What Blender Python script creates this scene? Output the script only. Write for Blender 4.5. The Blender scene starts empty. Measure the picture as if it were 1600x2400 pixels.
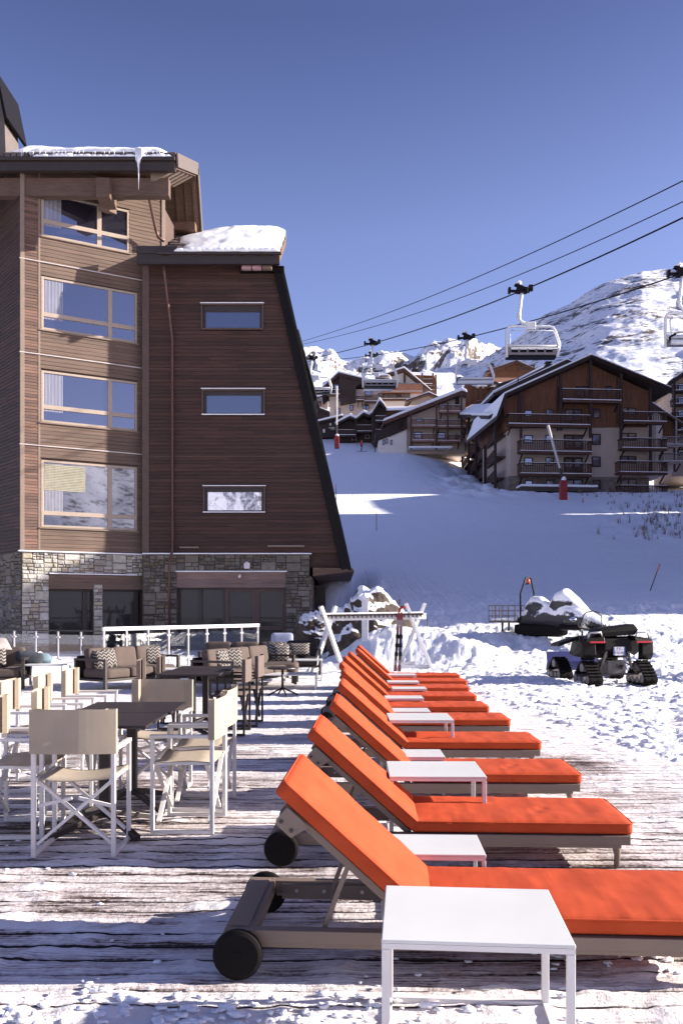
import bpy, bmesh, math, random
import numpy as np
from mathutils import Vector, Matrix
R = math.radians
S = bpy.context.scene
COL = S.collection
# ---------------------------------------------------------------- camera
cam = bpy.data.cameras.new('camera'); camo = bpy.data.objects.new('camera', cam); COL.objects.link(camo)
camo.location = (0, 0, 1.5); camo.rotation_euler = (R(90), 0, 0)
cam.sensor_fit = 'VERTICAL'; cam.sensor_height = 36; cam.lens = 30
cam.shift_y = (1424-1200)/2400.0; cam.clip_start = .05; cam.clip_end = 12000
S.camera = camo
# ---------------------------------------------------------------- sky and sun
SUN_EL, SUN_AZ = 21.5, 2.0          # azimuth measured from +X, negative = towards the camera side
w = bpy.data.worlds.new('World'); S.world = w; w.use_nodes = True
nt = w.node_tree; bg = nt.nodes['Background']
sky = nt.nodes.new('ShaderNodeTexSky'); sky.sky_type = 'NISHITA'; sky.sun_disc = False
sky.sun_elevation = R(SUN_EL); sky.sun_rotation = R(90-SUN_AZ)
sky.altitude = 1200; sky.air_density = 1.0; sky.dust_density = 1.5; sky.ozone_density = 3.0
tint = nt.nodes.new('ShaderNodeMix'); tint.data_type = 'RGBA'; tint.blend_type = 'MULTIPLY'; tint.inputs[0].default_value = 1
tint.inputs[7].default_value = (1.16, .875, .97, 1)
nt.links.new(sky.outputs[0], tint.inputs[6])
tcw = nt.nodes.new('ShaderNodeTexCoord'); spw = nt.nodes.new('ShaderNodeSeparateXYZ'); nt.links.new(tcw.outputs['Generated'], spw.inputs[0])
rw = nt.nodes.new('ShaderNodeValToRGB'); cr = rw.color_ramp      # clearer, deeper air higher up
for p_, c_ in ((.12, (1.0,1.0,1.0)), (.4, (.90,.915,.94)), (.57, (.54,.57,.66))):
    e_ = cr.elements.new(p_); e_.color = (*c_, 1)
cr.elements.remove(cr.elements[0]); cr.elements[-1].color = (.72, .76, .86, 1)
nt.links.new(spw.outputs[2], rw.inputs[0]); t2 = nt.nodes.new('ShaderNodeMix'); t2.data_type = 'RGBA'; t2.blend_type = 'MULTIPLY'; t2.inputs[0].default_value = 1
nt.links.new(tint.outputs[2], t2.inputs[6]); nt.links.new(rw.outputs[0], t2.inputs[7]); nt.links.new(t2.outputs[2], bg.inputs[0])
bg.inputs[1].default_value = .09
sl = bpy.data.lights.new('sun', 'SUN'); slo = bpy.data.objects.new('sun', sl); COL.objects.link(slo)
sl.energy = 5.0; sl.angle = R(.53); sl.color = (1.0, .93, .84)
e, a = R(SUN_EL), R(SUN_AZ)
sdir = Vector((math.cos(e)*math.cos(a), math.cos(e)*math.sin(a), math.sin(e)))
slo.rotation_euler = sdir.to_track_quat('Z', 'Y').to_euler()
S.view_settings.view_transform = 'Standard'; S.view_settings.look = 'None'
S.view_settings.exposure = 1.42; S.view_settings.gamma = 1
# ---------------------------------------------------------------- helpers
def P(px, py, D): return Vector(((px-800)*D/2000.0, D, 1.5+(1424-py)*D/2000.0))
I4 = Matrix.Identity(4)
class MB:
    def __init__(s): s.v = []; s.f = []
    def add(s, vs, fs, M=None):
        n = len(s.v)
        s.v += [tuple(M @ Vector(p)) for p in vs] if M is not None else [tuple(p) for p in vs]
        s.f += [tuple(i+n for i in f) for f in fs]; return s
    def box(s, x0, x1, y0, y1, z0, z1, M=None):
        return s.add([(x0,y0,z0),(x1,y0,z0),(x1,y1,z0),(x0,y1,z0),(x0,y0,z1),(x1,y0,z1),(x1,y1,z1),(x0,y1,z1)],
                     [(0,3,2,1),(4,5,6,7),(0,1,5,4),(1,2,6,5),(2,3,7,6),(3,0,4,7)], M)
    def beam(s, p, q, w, h=None, up=(0,0,1), M=None):
        p, q = Vector(p), Vector(q); h = h or w; d = (q-p); L = d.length; d.normalize()
        u = Vector(up)
        if abs(d.dot(u)) > .98: u = Vector((0,1,0))
        x = d.cross(u).normalized(); z = x.cross(d)
        vs = []
        for t in (p, q):
            for a_, b_ in ((-1,-1),(1,-1),(1,1),(-1,1)): vs.append(t + x*a_*w/2 + z*b_*h/2)
        return s.add(vs, [(0,1,2,3),(7,6,5,4),(0,4,5,1),(1,5,6,2),(2,6,7,3),(3,7,4,0)], M)
    def tube(s, pts, r, n=8, M=None, cap=True):
        pts = [Vector(p) for p in pts]; rs = r if isinstance(r, (list, tuple)) else [r]*len(pts)
        vs = []; fs = []; prev = None
        for i, p in enumerate(pts):
            d = (pts[min(i+1, len(pts)-1)] - pts[max(i-1, 0)]).normalized()
            if prev is None:
                u = Vector((0,0,1)) if abs(d.z) < .9 else Vector((1,0,0)); x = d.cross(u).normalized()
            else: x = (prev - d*prev.dot(d)).normalized()
            prev = x; z = d.cross(x)
            for k in range(n):
                t = 2*math.pi*k/n; vs.append(p + (x*math.cos(t)+z*math.sin(t))*rs[i])
        for i in range(len(pts)-1):
            for k in range(n):
                k2 = (k+1) % n; fs.append((i*n+k, i*n+k2, (i+1)*n+k2, (i+1)*n+k))
        if cap: fs.append(tuple(range(n-1, -1, -1))); fs.append(tuple(range((len(pts)-1)*n, len(pts)*n)))
        return s.add(vs, fs, M)
    def prism(s, poly, y0, y1, M=None):      # polygon in XZ, extruded along Y
        n = len(poly)
        vs = [(x, y0, z) for x, z in poly] + [(x, y1, z) for x, z in poly]
        fs = [tuple(range(n)), tuple(range(2*n-1, n-1, -1))] + [(i, i+n, (i+1) % n+n, (i+1) % n) for i in range(n)]
        return s.add(vs, fs, M)
    def lathe(s, prof, n=24, M=None):        # profile (r,z)
        vs = []; fs = []
        for r, z in prof:
            for k in range(n): t = 2*math.pi*k/n; vs.append((r*math.cos(t), r*math.sin(t), z))
        for i in range(len(prof)-1):
            for k in range(n): k2 = (k+1) % n; fs.append((i*n+k, i*n+k2, (i+1)*n+k2, (i+1)*n+k))
        fs.append(tuple(range(n-1, -1, -1))); fs.append(tuple(range((len(prof)-1)*n, len(prof)*n)))
        return s.add(vs, fs, M)
    def loft(s, rings, M=None, closed=True):
        n = len(rings[0]); vs = [p for r in rings for p in r]; fs = []
        for i in range(len(rings)-1):
            for k in range(n): k2 = (k+1) % n; fs.append((i*n+k, i*n+k2, (i+1)*n+k2, (i+1)*n+k))
        fs.append(tuple(range(n-1, -1, -1))); fs.append(tuple(range((len(rings)-1)*n, len(rings)*n)))
        return s.add(vs, fs, M)
    def obj(s, name, mat, parent=None, world=False, smooth=False, bevel=0, label=None, fix=True):
        me = bpy.data.meshes.new(name)
        off = parent.location if (world and parent is not None) else Vector((0,0,0))
        me.from_pydata([(x-off[0], y-off[1], z-off[2]) for x, y, z in s.v], [], s.f)
        if fix:
            bm = bmesh.new(); bm.from_mesh(me); bmesh.ops.recalc_face_normals(bm, faces=bm.faces[:]); bm.to_mesh(me); bm.free()
        me.materials.append(mat)
        if smooth: me.shade_smooth()
        o = bpy.data.objects.new(name, me); COL.objects.link(o)
        if parent is not None: o.parent = parent
        if bevel:
            b = o.modifiers.new('bevel', 'BEVEL'); b.width = bevel; b.segments = 2; b.limit_method = 'ANGLE'
        if label: o['label'] = label
        return o
def tag(o, label, cat, group=None, kind=None):
    if label: o['label'] = label
    if cat: o['category'] = cat
    if group: o['group'] = group
    if kind: o['kind'] = kind
    return o
def root(name, label, cat, loc=(0,0,0), rz=0, group=None):
    o = bpy.data.objects.new(name, None); COL.objects.link(o); o.location = loc; o.rotation_euler = (0, 0, rz)
    o.empty_display_size = .3
    return tag(o, label, cat, group)
def dup(r, loc, rz, label, group=None):
    def cp(o, par):
        c = o.copy(); COL.objects.link(c)
        if par is not None: c.parent = par
        for ch in o.children: cp(ch, c)
        return c
    c = cp(r, None); c.location = loc; c.rotation_euler = (0, 0, rz); c['label'] = label
    if group: c['group'] = group
    return c
def T(x=0, y=0, z=0, rz=0, ry=0, rx=0):
    return Matrix.Translation((x,y,z)) @ Matrix.Rotation(rz,4,'Z') @ Matrix.Rotation(ry,4,'Y') @ Matrix.Rotation(rx,4,'X')
# ---------------------------------------------------------------- numpy noise
def _hash(ix, iy, seed):
    h = (ix.astype(np.int64)*374761393 + iy.astype(np.int64)*668265263 + seed*1442695041) & 0x7fffffff
    h = ((h ^ (h >> 13))*1274126177) & 0x7fffffff
    return ((h ^ (h >> 16)) & 0xffff)/65535.0
def vnoise(x, y, seed=0):
    ix = np.floor(x); iy = np.floor(y); fx = x-ix; fy = y-iy
    fx = fx*fx*fx*(fx*(fx*6-15)+10); fy = fy*fy*fy*(fy*(fy*6-15)+10)
    a = _hash(ix, iy, seed); b = _hash(ix+1, iy, seed); c = _hash(ix, iy+1, seed); d = _hash(ix+1, iy+1, seed)
    return (a*(1-fx)+b*fx)*(1-fy)+(c*(1-fx)+d*fx)*fy
def fbm(x, y, oct=4, seed=0, gain=.5):
    s = 0; a = 1; t = 0
    for i in range(oct):
        s = s+a*(vnoise(x*2**i+i*17.3, y*2**i-i*9.1, seed+i)*2-1); t += a; a *= gain
    return s/t
def sstep(a, b, x):
    t = np.clip((x-a)/(b-a), 0, 1); return t*t*(3-2*t)
def grid_obj(name, X, Y, Z, mat, smooth=True, attrs=None, keep=None):
    nr, nc = X.shape
    me = bpy.data.meshes.new(name)
    co = np.stack([X, Y, Z], -1).reshape(-1, 3).astype(np.float32)
    idx = np.arange(nr*nc).reshape(nr, nc)
    q = np.stack([idx[:-1,:-1], idx[:-1,1:], idx[1:,1:], idx[1:,:-1]], -1).reshape(-1, 4)
    if keep is not None: q = q[keep.reshape(-1)]
    me.vertices.add(len(co)); me.vertices.foreach_set('co', co.ravel())
    me.loops.add(q.size); me.loops.foreach_set('vertex_index', q.ravel().astype(np.int32))
    me.polygons.add(len(q)); me.polygons.foreach_set('loop_start', (np.arange(len(q))*4).astype(np.int32))
    me.update(calc_edges=True); me.validate()
    if attrs:
        for k, v in attrs.items():
            at = me.attributes.new(k, 'FLOAT', 'POINT'); at.data.foreach_set('value', v.ravel().astype(np.float32))
    if smooth: me.shade_smooth()
    me.materials.append(mat)
    o = bpy.data.objects.new(name, me); COL.objects.link(o); return o
# ---------------------------------------------------------------- materials
MATS = {}
class NT:
    def __init__(s, name):
        s.m = bpy.data.materials.new(name); s.m.use_nodes = True; s.t = s.m.node_tree; s.b = s.t.nodes['Principled BSDF']
    def n(s, typ, **kw):
        x = s.t.nodes.new('ShaderNode'+typ)
        for k, v in kw.items(): setattr(x, k, v)
        return x
    def l(s, a, b): s.t.links.new(a, b)
    def math(s, op, a, b=None, clamp=False):
        x = s.n('Math', operation=op, use_clamp=clamp)
        for i, v in enumerate((a, b)):
            if v is None: continue
            if isinstance(v, (int, float)): x.inputs[i].default_value = v
            else: s.l(v, x.inputs[i])
        return x.outputs[0]
    def noise(s, scale=5, detail=4, vec=None, sc=None, rough=.55):
        x = s.n('TexNoise'); x.inputs['Scale'].default_value = scale; x.inputs['Detail'].default_value = detail; x.inputs['Roughness'].default_value = rough
        if vec is None: vec = s.coord()
        if sc:
            mp = s.n('Mapping'); mp.inputs['Scale'].default_value = sc; s.l(vec, mp.inputs[0]); vec = mp.outputs[0]
        s.l(vec, x.inputs['Vector']); return x.outputs['Fac']
    def coord(s):
        if not hasattr(s, '_c'): s._c = s.n('TexCoord')
        return s._c.outputs['Object']
    def ramp(s, fac, stops, interp='LINEAR'):
        x = s.n('ValToRGB'); cr = x.color_ramp; cr.interpolation = interp
        while len(cr.elements) < len(stops): cr.elements.new(.5)
        for el, (p, c) in zip(cr.elements, stops): el.position = p; el.color = (*c, 1) if len(c) == 3 else c
        s.l(fac, x.inputs[0]); return x.outputs[0]
    def mix(s, f, a, b, mode='MIX'):
        x = s.n('Mix', data_type='RGBA', blend_type=mode)
        for i, v in ((0, f), (6, a), (7, b)):
            if isinstance(v, (int, float)): x.inputs[i].default_value = v
            elif isinstance(v, tuple): x.inputs[i].default_value = (*v, 1)
            else: s.l(v, x.inputs[i])
        return x.outputs[2]
    def bump(s, h, st=.3, dist=.01):
        x = s.n('Bump'); x.inputs['Strength'].default_value = st; x.inputs['Distance'].default_value = dist
        s.l(h, x.inputs['Height']); s.l(x.outputs[0], s.b.inputs['Normal'])
    def set(s, **kw):
        for k, v in kw.items():
            i = s.b.inputs[k.replace('_', ' ')]
            if isinstance(v, (int, float)): i.default_value = v
            elif isinstance(v, tuple): i.default_value = (*v, 1)
            else: s.l(v, i)
        return s
def mat(name, col, rough=.6, var=.15, scale=6, bump=.0, bscale=40, metal=0, sc=None, spec=.5, island=0.0):
    if name in MATS: return MATS[name]
    t = NT(name); f = t.noise(scale, 4, sc=sc)
    lo = tuple(c*(1-var) for c in col); hi = tuple(min(1, c*(1+var)) for c in col)
    c = t.ramp(f, [(.3, lo), (.7, hi)])
    if island:
        g = t.n('NewGeometry'); r = t.ramp(g.outputs['Random Per Island'], [(0, (1-island,)*3), (1, (1+island*.6,)*3)])
        c = t.mix(1.0, c, r, 'MULTIPLY')
    t.set(Base_Color=c, Roughness=rough, Metallic=metal); t.b.inputs['Specular IOR Level'].default_value = spec
    if bump: t.bump(t.noise(bscale, 5, sc=sc), bump, .01)
    MATS[name] = t.m; return t.m
def wood(name, dark, light, rough=.75, sc=(1, 1, 9), island=.35, scale=4, bump=.25):
    if name in MATS: return MATS[name]
    t = NT(name); f = t.noise(scale, 6, sc=sc, rough=.65); f2 = t.noise(.7, 3)
    c = t.ramp(f, [(.28, dark), (.72, light)])
    g = t.n('NewGeometry'); r = t.ramp(g.outputs['Random Per Island'], [(0, (1-island, 1-island, 1-island)), (.8, (1.05, 1.03, 1.0)), (1, (1+island*.4, 1+island*.15, 1.0))])
    c = t.mix(1.0, c, r, 'MULTIPLY'); r2 = t.ramp(f2, [(.3, (.85,.83,.8)), (.7, (1.12, 1.1, 1.1))]); c = t.mix(1.0, c, r2, 'MULTIPLY')
    t.set(Base_Color=c, Roughness=rough); t.bump(f, bump, .01); MATS[name] = t.m; return t.m
def snowmat(name, bst=.5, bscale=14, dist=.02, fine=90):
    t = NT(name)
    a_ = t.noise(bscale, 6, rough=.6); b_ = t.noise(fine, 3)
    h = t.math('ADD', a_, t.math('MULTIPLY', b_, .25))
    c = t.ramp(t.noise(3, 4), [(.3, (.80, .80, .83)), (.7, (.88, .87, .88))])
    t.set(Base_Color=c, Roughness=.55); t.b.inputs['Specular IOR Level'].default_value = .25
    t.bump(h, bst, dist); MATS[name] = t.m; return t.m
M_snow = snowmat('snow')
M_roofsnow = snowmat('roof_snow', .3, 5, .05, 40)
M_white = mat('white_paint', (.66,.63,.61), .4, .04, 5, .05, 60)
M_whitewood = mat('white_wood', (.66,.65,.66), .6, .08, 6, .2, 30, sc=(1,1,.2))
M_tabletop = mat('white_laminate', (.60,.60,.575), .35, .05, 2.5, .04, 90)
M_taupe = mat('taupe_resin', (.18,.13,.10), .5, .06, 5, .08, 120)
M_wheel = mat('black_rubber', (.006,.0045,.0045), .7, .2, 9, .1, 60, spec=.15)
M_darkmet = mat('dark_metal', (.022,.014,.012), .45, .15, 8, .05, 40)
M_black = mat('black_plastic', (.006,.0045,.0045), .5, .2, 8, .1, 60, spec=.16)
M_steel = mat('steel', (.42,.41,.42), .35, .1, 8, 0, 1, metal=.8)
M_canvas = mat('cream_canvas', (.44,.365,.28), .85, .05, 8, .3, 300)
def sheer(m, tr, tl):
    nt_ = m.node_tree; b = nt_.nodes['Principled BSDF']; out = nt_.nodes['Material Output']; x = nt_.nodes.new('ShaderNodeBsdfTransparent'); y = nt_.nodes.new('ShaderNodeBsdfTranslucent'); y.inputs[0].default_value = (.6,.48,.35,1)
    m1 = nt_.nodes.new('ShaderNodeMixShader'); m1.inputs[0].default_value = tl; m2 = nt_.nodes.new('ShaderNodeMixShader'); m2.inputs[0].default_value = tr
    nt_.links.new(b.outputs[0], m1.inputs[1]); nt_.links.new(y.outputs[0], m1.inputs[2]); nt_.links.new(m1.outputs[0], m2.inputs[1]); nt_.links.new(x.outputs[0], m2.inputs[2]); nt_.links.new(m2.outputs[0], out.inputs[0])
sheer(M_canvas, .13, .12)
M_darkcanvas = mat('taupe_mesh_canvas', (.12,.088,.075), .85, .06, 8, .3, 250)
M_darktop = mat('dark_tabletop', (.022,.014,.013), .5, .1, 4, .05, 60)
M_sofaframe = mat('dark_sofa_frame', (.03,.02,.017), .55, .12, 8, .1, 60)
M_sofafab = mat('taupe_upholstery', (.082,.058,.048), .9, .08, 7, .35, 220)
M_darkfab = mat('dark_upholstery', (.02,.015,.014), .9, .1, 7, .3, 200)
M_bluegrey = mat('blue_grey_fabric', (.3,.32,.42), .9, .1, 7)
M_bolt = mat('black_bolt', (.02,.015,.015), .4, .1)
M_side = wood('brown_siding', (.032,.014,.009), (.08,.037,.025), sc=(.35, .35, 7))
M_sidelight = wood('grey_tan_siding', (.092,.058,.041), (.158,.108,.081), sc=(.35, .35, 7), island=.16)
M_trim = mat('brown_trim', (.085,.05,.04), .6, .12, 5, .15, 40)
M_trimlight = mat('light_larch_trim', (.2,.145,.11), .6, .08, 5, .1, 40)
M_frame = mat('pale_larch_frame', (.33,.26,.205), .6, .06, 5, .1, 40)
M_fascia = mat('dark_fascia', (.03,.019,.016), .5, .15, 3, .1, 30)
M_soffit = wood('larch_soffit', (.085,.046,.03), (.17,.10,.066), sc=(1,6,6), island=.2)
M_copper = mat('copper_pipe', (.10,.05,.037), .4, .15, 4, 0, 1, metal=.4)
M_zinc = mat('zinc_flashing', (.5,.45,.42), .5, .1, 4, 0, 1, metal=.3)
M_tile = mat('roof_tile', (.1,.075,.07), .8, .25, 5, .3, 30, island=.4)
def stone(name, tint_=(1,1,1), dark=1.0):
    t = NT(name); g = t.n('NewGeometry'); f = t.noise(7, 6, rough=.7)
    c = t.ramp(g.outputs['Random Per Island'], [(0,(.30,.27,.23)),(.25,(.42,.40,.35)),(.55,(.52,.50,.46)),(.78,(.40,.35,.26)),(.88,(.34,.32,.31)),(1,(.58,.56,.53))], 'CONSTANT')
    c = t.mix(1.0, c, t.ramp(f, [(.25,(.62,.60,.57)),(.7,(1.15,1.13,1.1))]), 'MULTIPLY')
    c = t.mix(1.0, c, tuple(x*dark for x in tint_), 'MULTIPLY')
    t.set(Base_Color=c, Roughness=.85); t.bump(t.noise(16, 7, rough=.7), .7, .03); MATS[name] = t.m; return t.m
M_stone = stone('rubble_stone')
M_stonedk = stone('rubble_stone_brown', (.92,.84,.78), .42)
M_mortar = mat('mortar', (.07,.055,.045), .95, .2, 10)
def glassmat(name, tintc, refl, rough=.02, wav=0):
    t = NT(name); t.set(Base_Color=tintc, Roughness=.3); t.b.inputs['Specular IOR Level'].default_value = .2
    gl = t.n('BsdfGlossy'); gl.inputs['Roughness'].default_value = rough; gl.inputs['Color'].default_value = (.80,.82,.95,1)
    mx = t.n('MixShader'); fr = t.n('LayerWeight'); fr.inputs['Blend'].default_value = .25
    f = t.math('ADD', t.math('MULTIPLY', fr.outputs['Fresnel'], .6 if refl > .2 else .12), refl, True); t.l(f, mx.inputs[0])
    t.l(t.b.outputs[0], mx.inputs[1]); t.l(gl.outputs[0], mx.inputs[2])
    out = t.t.nodes['Material Output']; t.l(mx.outputs[0], out.inputs[0])
    if wav:
        b = t.n('Bump'); b.inputs['Strength'].default_value = wav; b.inputs['Distance'].default_value = .02
        t.l(t.noise(1.3, 2), b.inputs['Height']); t.l(b.outputs[0], gl.inputs['Normal'])
    MATS[name] = t.m; return t.m
M_glass = glassmat('window_glass', (.012,.012,.022), .27)
M_glassdk = glassmat('dark_glass', (.012,.009,.009), .02)
M_chglass = glassmat('chalet_glass', (.05,.045,.06), .3, .06)
def clearmat(name, col=(.9,.95,.95), f0=.10):
    t = NT(name); tr = t.n('BsdfTransparent'); tr.inputs[0].default_value = (*col, 1)
    gl = t.n('BsdfGlossy'); gl.inputs['Roughness'].default_value = .02; mx = t.n('MixShader'); mx.inputs[0].default_value = f0
    t.l(tr.outputs[0], mx.inputs[1]); t.l(gl.outputs[0], mx.inputs[2]); t.l(mx.outputs[0], t.t.nodes['Material Output'].inputs[0])
    MATS[name] = t.m; return t.m
M_clear = clearmat('clear_glass', (.86,.86,.88), .12)
M_ice = mat('ice', (.8,.8,.85), .15, .05)
M_curtain = mat('curtain', (.3,.29,.33), .9, .25, 14, 0, 1, sc=(6,6,.1))
M_plaster = mat('cream_plaster', (.42,.33,.275), .9, .06, .6, .15, 8)
M_plasterw = mat('white_plaster', (.66,.6,.55), .9, .05, .6, .15, 8)
M_chwood = wood('chalet_larch', (.075,.028,.011), (.21,.085,.036), sc=(5,5,.35), island=.3, scale=1.6)
M_chdark = wood('chalet_dark_timber', (.014,.007,.006), (.04,.02,.016), sc=(3,3,1), island=.3, scale=1.6)
M_chbalc = wood('chalet_balcony_wood', (.04,.017,.009), (.11,.05,.029), sc=(3,3,1), island=.3, scale=1.6)
M_balrail = mat('pale_worn_rail', (.34,.27,.24), .7, .2, 3)
M_red = mat('red_padding', (.26,.012,.015), .55, .2, 3)
M_orange = mat('orange_marker', (.6,.12,.03), .5)
def cushion_mat():
    t = NT('orange_canvas'); f = t.noise(5, 5); wv = t.noise(420, 2)
    c = t.ramp(f, [(.3, (.40,.050,.012)), (.7, (.47,.064,.017))])
    t.set(Base_Color=c, Roughness=.8); t.b.inputs['Specular IOR Level'].default_value = .25
    
    h = t.math('ADD', t.math('ADD', t.math('MULTIPLY', t.noise(1.0, 3, sc=(2.5,2,1)), 2.5), t.math('MULTIPLY', t.noise(1.0, 3, sc=(13,1.6,2), rough=.4), 1.6)), t.math('MULTIPLY', wv, .05))
    t.bump(h, .22, .01); return t.m
M_cush = cushion_mat()
def zigzag_mat():
    t = NT('zigzag_fabric'); sp = t.n('SeparateXYZ'); t.l(t.coord(), sp.inputs[0])
    tri = t.math('MULTIPLY', t.math('PINGPONG', sp.outputs[0], .045), 1.0)
    v = t.math('ADD', sp.outputs[2], tri); fr = t.math('FRACT', t.math('MULTIPLY', v, 16))
    c = t.ramp(fr, [(.0,(.26,.235,.21)),(.36,(.02,.016,.016)),(.8,(.07,.055,.05))], 'CONSTANT')
    t.set(Base_Color=c, Roughness=.9); return t.m
M_zig = zigzag_mat()
# ================================================================ GROUND
def gz(X, Y, lumps=True):
    X = np.asarray(X, float); Y = np.asarray(Y, float)
    u = X/np.maximum(Y, 1)
    ky = [0, 17, 20.5, 22, 24, 30, 40, 50, 65, 80, 95, 110, 135, 150, 170, 230, 400]
    kl = [-.02, 0, .04, .25, .6, 1.5, 3.0, 4.85, 7.6, 10.9, 14.6, 18.8, 26.0, 31, 38, 58, 100]
    kr = [-.02, 0, .15, .35, .75, 1.6, 2.6, 4.2, 7.2, 10.9, 14.2, 16.6, 20.0, 24, 31, 52, 95]
    t = sstep(.06, .23, u)
    zl = np.interp(Y, ky, kl); zr = np.interp(Y, ky, kr)
    z = zl*(1-t)+zr*t
    z += sstep(.42, 1.2, u)*Y*.12*sstep(30, 60, Y)
    flat = sstep(.6, -1.2, X-.06*(Y-18))*sstep(44, 33, Y)
    z = z*(1-flat)
    def g(cx, cy, sx, sy, h): return h*np.exp(-((X-cx)/sx)**2-((Y-cy)/sy)**2)
    z += g(1.5, 22.2, 1.3, 1.0, .75)+g(3.0, 21.2, .9, 1.0, .45)
    z += g(-.7, 36, 1.4, 6, 1.5)
    z += (g(-6.7, 17.9, .5, .5, .30)+g(-6.25, 18.3, .5, .5, .34)+g(-7.1, 18.3, .5, .5, .25))*(1+.45*fbm(X*2.2, Y*2.2, 4, 77))
    cov = sstep(.3, 1.2, np.maximum((X-2.3)+(Y-8)*.13, (Y-16.9)*1.3))
    lowdeck = (1-cov)
    if lumps:
        near = sstep(42, 24, Y)*(1-.75*flat)
        l1 = fbm(X*1.3+3, Y*1.0, 5, 11, .55); l2 = np.abs(fbm(X*2.4, Y*1.7+9, 4, 5, .55)); pt = np.clip(fbm(X*1.7+40, Y*1.4, 3, 31), 0, 1)
        z += near*cov*(.07*l1+.07*(l2-.15)-.12*pt)*(.45+.55*sstep(15, 19, Y))*(.35+1.5*sstep(.3, .75, vnoise(X*.7+3, Y*.45, 88)))
        z += cov*near*.05*fbm(X*7, Y*6, 4, 21, .6)
        z += (1-sstep(42, 24, Y))*.06*fbm(X*.3, Y*.25, 4, 8)
        bank = sstep(.09, .14, u)*sstep(.30, .2, u)*sstep(85, 100, Y)*sstep(150, 125, Y)
        z += bank*.9*fbm(X*.5, Y*.2, 4, 14)
        z += sstep(.27, .33, u)*sstep(50, 70, Y)*sstep(110, 95, Y)*.35*fbm(X*.5, Y*.4, 4, 15)
    deckzone = (Y < 17.6) & (X < 4.6)
    z = np.where(deckzone, np.where(cov > .02, -.05+cov*.075+z*cov, -.25), z)
    return z
def hz(x, y): return float(gz(np.array([x]), np.array([y]), False)[0])
rows = np.exp(np.linspace(math.log(1.5), math.log(330), 900)); us = np.concatenate([np.linspace(-1.3, -.5, 60)[:-1], np.linspace(-.5, .55, 560), np.linspace(.55, 1.6, 70)[1:]])
Yg, Ug = np.meshgrid(rows, us, indexing='ij'); Xg = Yg*Ug
Zg = gz(Xg, Yg)
t = NT('piste_snow')
n1 = t.noise(16, 7, rough=.62); n2 = t.noise(1.2, 5, sc=(1, 3, 1)); n3 = t.noise(70, 3)
sp = t.n('SeparateXYZ'); t.l(t.coord(), sp.inputs[0])
nearf = t.n('MapRange'); nearf.inputs[1].default_value = 22; nearf.inputs[2].default_value = 45; nearf.inputs[3].default_value = 1; nearf.inputs[4].default_value = 0; t.l(sp.outputs[1], nearf.inputs[0])
farn = t.noise(2.2, 5, sc=(1.0, .35, 1), rough=.6)
wv = t.n('TexWave', wave_type='BANDS', bands_direction='X'); wv.inputs['Scale'].default_value = .55; wv.inputs['Distortion'].default_value = 5; wv.inputs['Detail'].default_value = 3; wv.inputs['Detail Scale'].default_value = .25; t.l(t.coord(), wv.inputs[0])
farn = t.math('ADD', farn, t.math('MULTIPLY', t.ramp(wv.outputs['Fac'], [(.0,(0,0,0)),(.12,(1,1,1))]), .35))
h = t.math('ADD', t.math('MULTIPLY', t.math('ADD', n1, t.math('MULTIPLY', n3, .35)), nearf.outputs[0]), t.math('MULTIPLY', farn, 1.1))
c = t.ramp(n2, [(.3, (.84,.84,.86)), (.7, (.91,.905,.92))]); t.set(Base_Color=c, Roughness=.55); t.b.inputs['Specular IOR Level'].default_value = .25
t.bump(h, .6, .045); M_ground = t.m
go = grid_obj('snow_ground', Xg, Yg, Zg, M_ground); tag(go, None, None, kind='structure')
# the plain under and behind the camera
Xb, Yb = np.meshgrid(np.linspace(-400, 600, 60), np.linspace(-500, 3, 50), indexing='ij')
Zb = -.6+.0*Xb + 12*np.maximum(0, (-Yb-60)/200)**1.3 + 1.5*fbm(Xb*.02, Yb*.02, 4, 3)*sstep(20, 60, np.hypot(Xb, Yb))
go2 = grid_obj('snow_plain', Xb.T, Yb.T, Zb.T, M_ground); tag(go2, None, None, kind='structure')
# ---- timber deck with a broken snow cover
rows = np.exp(np.linspace(math.log(1.2), math.log(17.6), 560)); xs = np.linspace(-9.5, 4.6, 760)
Yd, Xd = np.meshgrid(rows, xs, indexing='ij')
covd = .62+.22*fbm(Xd*.35, Yd*.5, 4, 51)+.14*fbm(Xd*.9+5, Yd*2.2, 3, 52)
covd += .34*sstep(8.0, 13, Yd)+.5*sstep(0.0, 1.0, (Xd-2.3)+(Yd-8)*.13)
covd += .16*sstep(3.45, 3.1, Yd)
covd -= .16*np.exp(-((Xd+1.5)/1.1)**2-((Yd-5.6)/1.0)**2)
lump = np.clip(fbm(Xd*3.2, Yd*4.0, 5, 61, .6), 0, 1)**1.2
lump2 = np.clip(fbm(Xd*14, Yd*16, 3, 62, .6), 0, 1)
groove = np.abs(((Yd/.145) % 1.0)-.5)*2
covd += .55*lump
Zd = .002+lump*.035*np.clip(covd, 0, 1.2)+lump2*.010*sstep(.35, .7, covd)
Zd += sstep(3.5, 3.0, Yd)*.022*np.clip(fbm(Xd*4+7, Yd*5, 5, 63, .6)+.1, 0, 1)
covd += sstep(3.5, 3.0, Yd)*.25*np.clip(fbm(Xd*4+7, Yd*5, 5, 63, .6)+.1, 0, 1)*3
Zd -= .008*(groove > .9)
t = NT('snowy_deck')
sp = t.n('SeparateXYZ'); t.l(t.coord(), sp.inputs[0])
yb = t.math('FRACT', t.math('DIVIDE', sp.outputs[1], .145))
d0 = t.math('ABSOLUTE', t.math('SUBTRACT', yb, .5))                      # 0 mid board .. .5 at the gap
gap = t.ramp(d0, [(.44, (0,0,0)), (.475, (1,1,1))])
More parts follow.
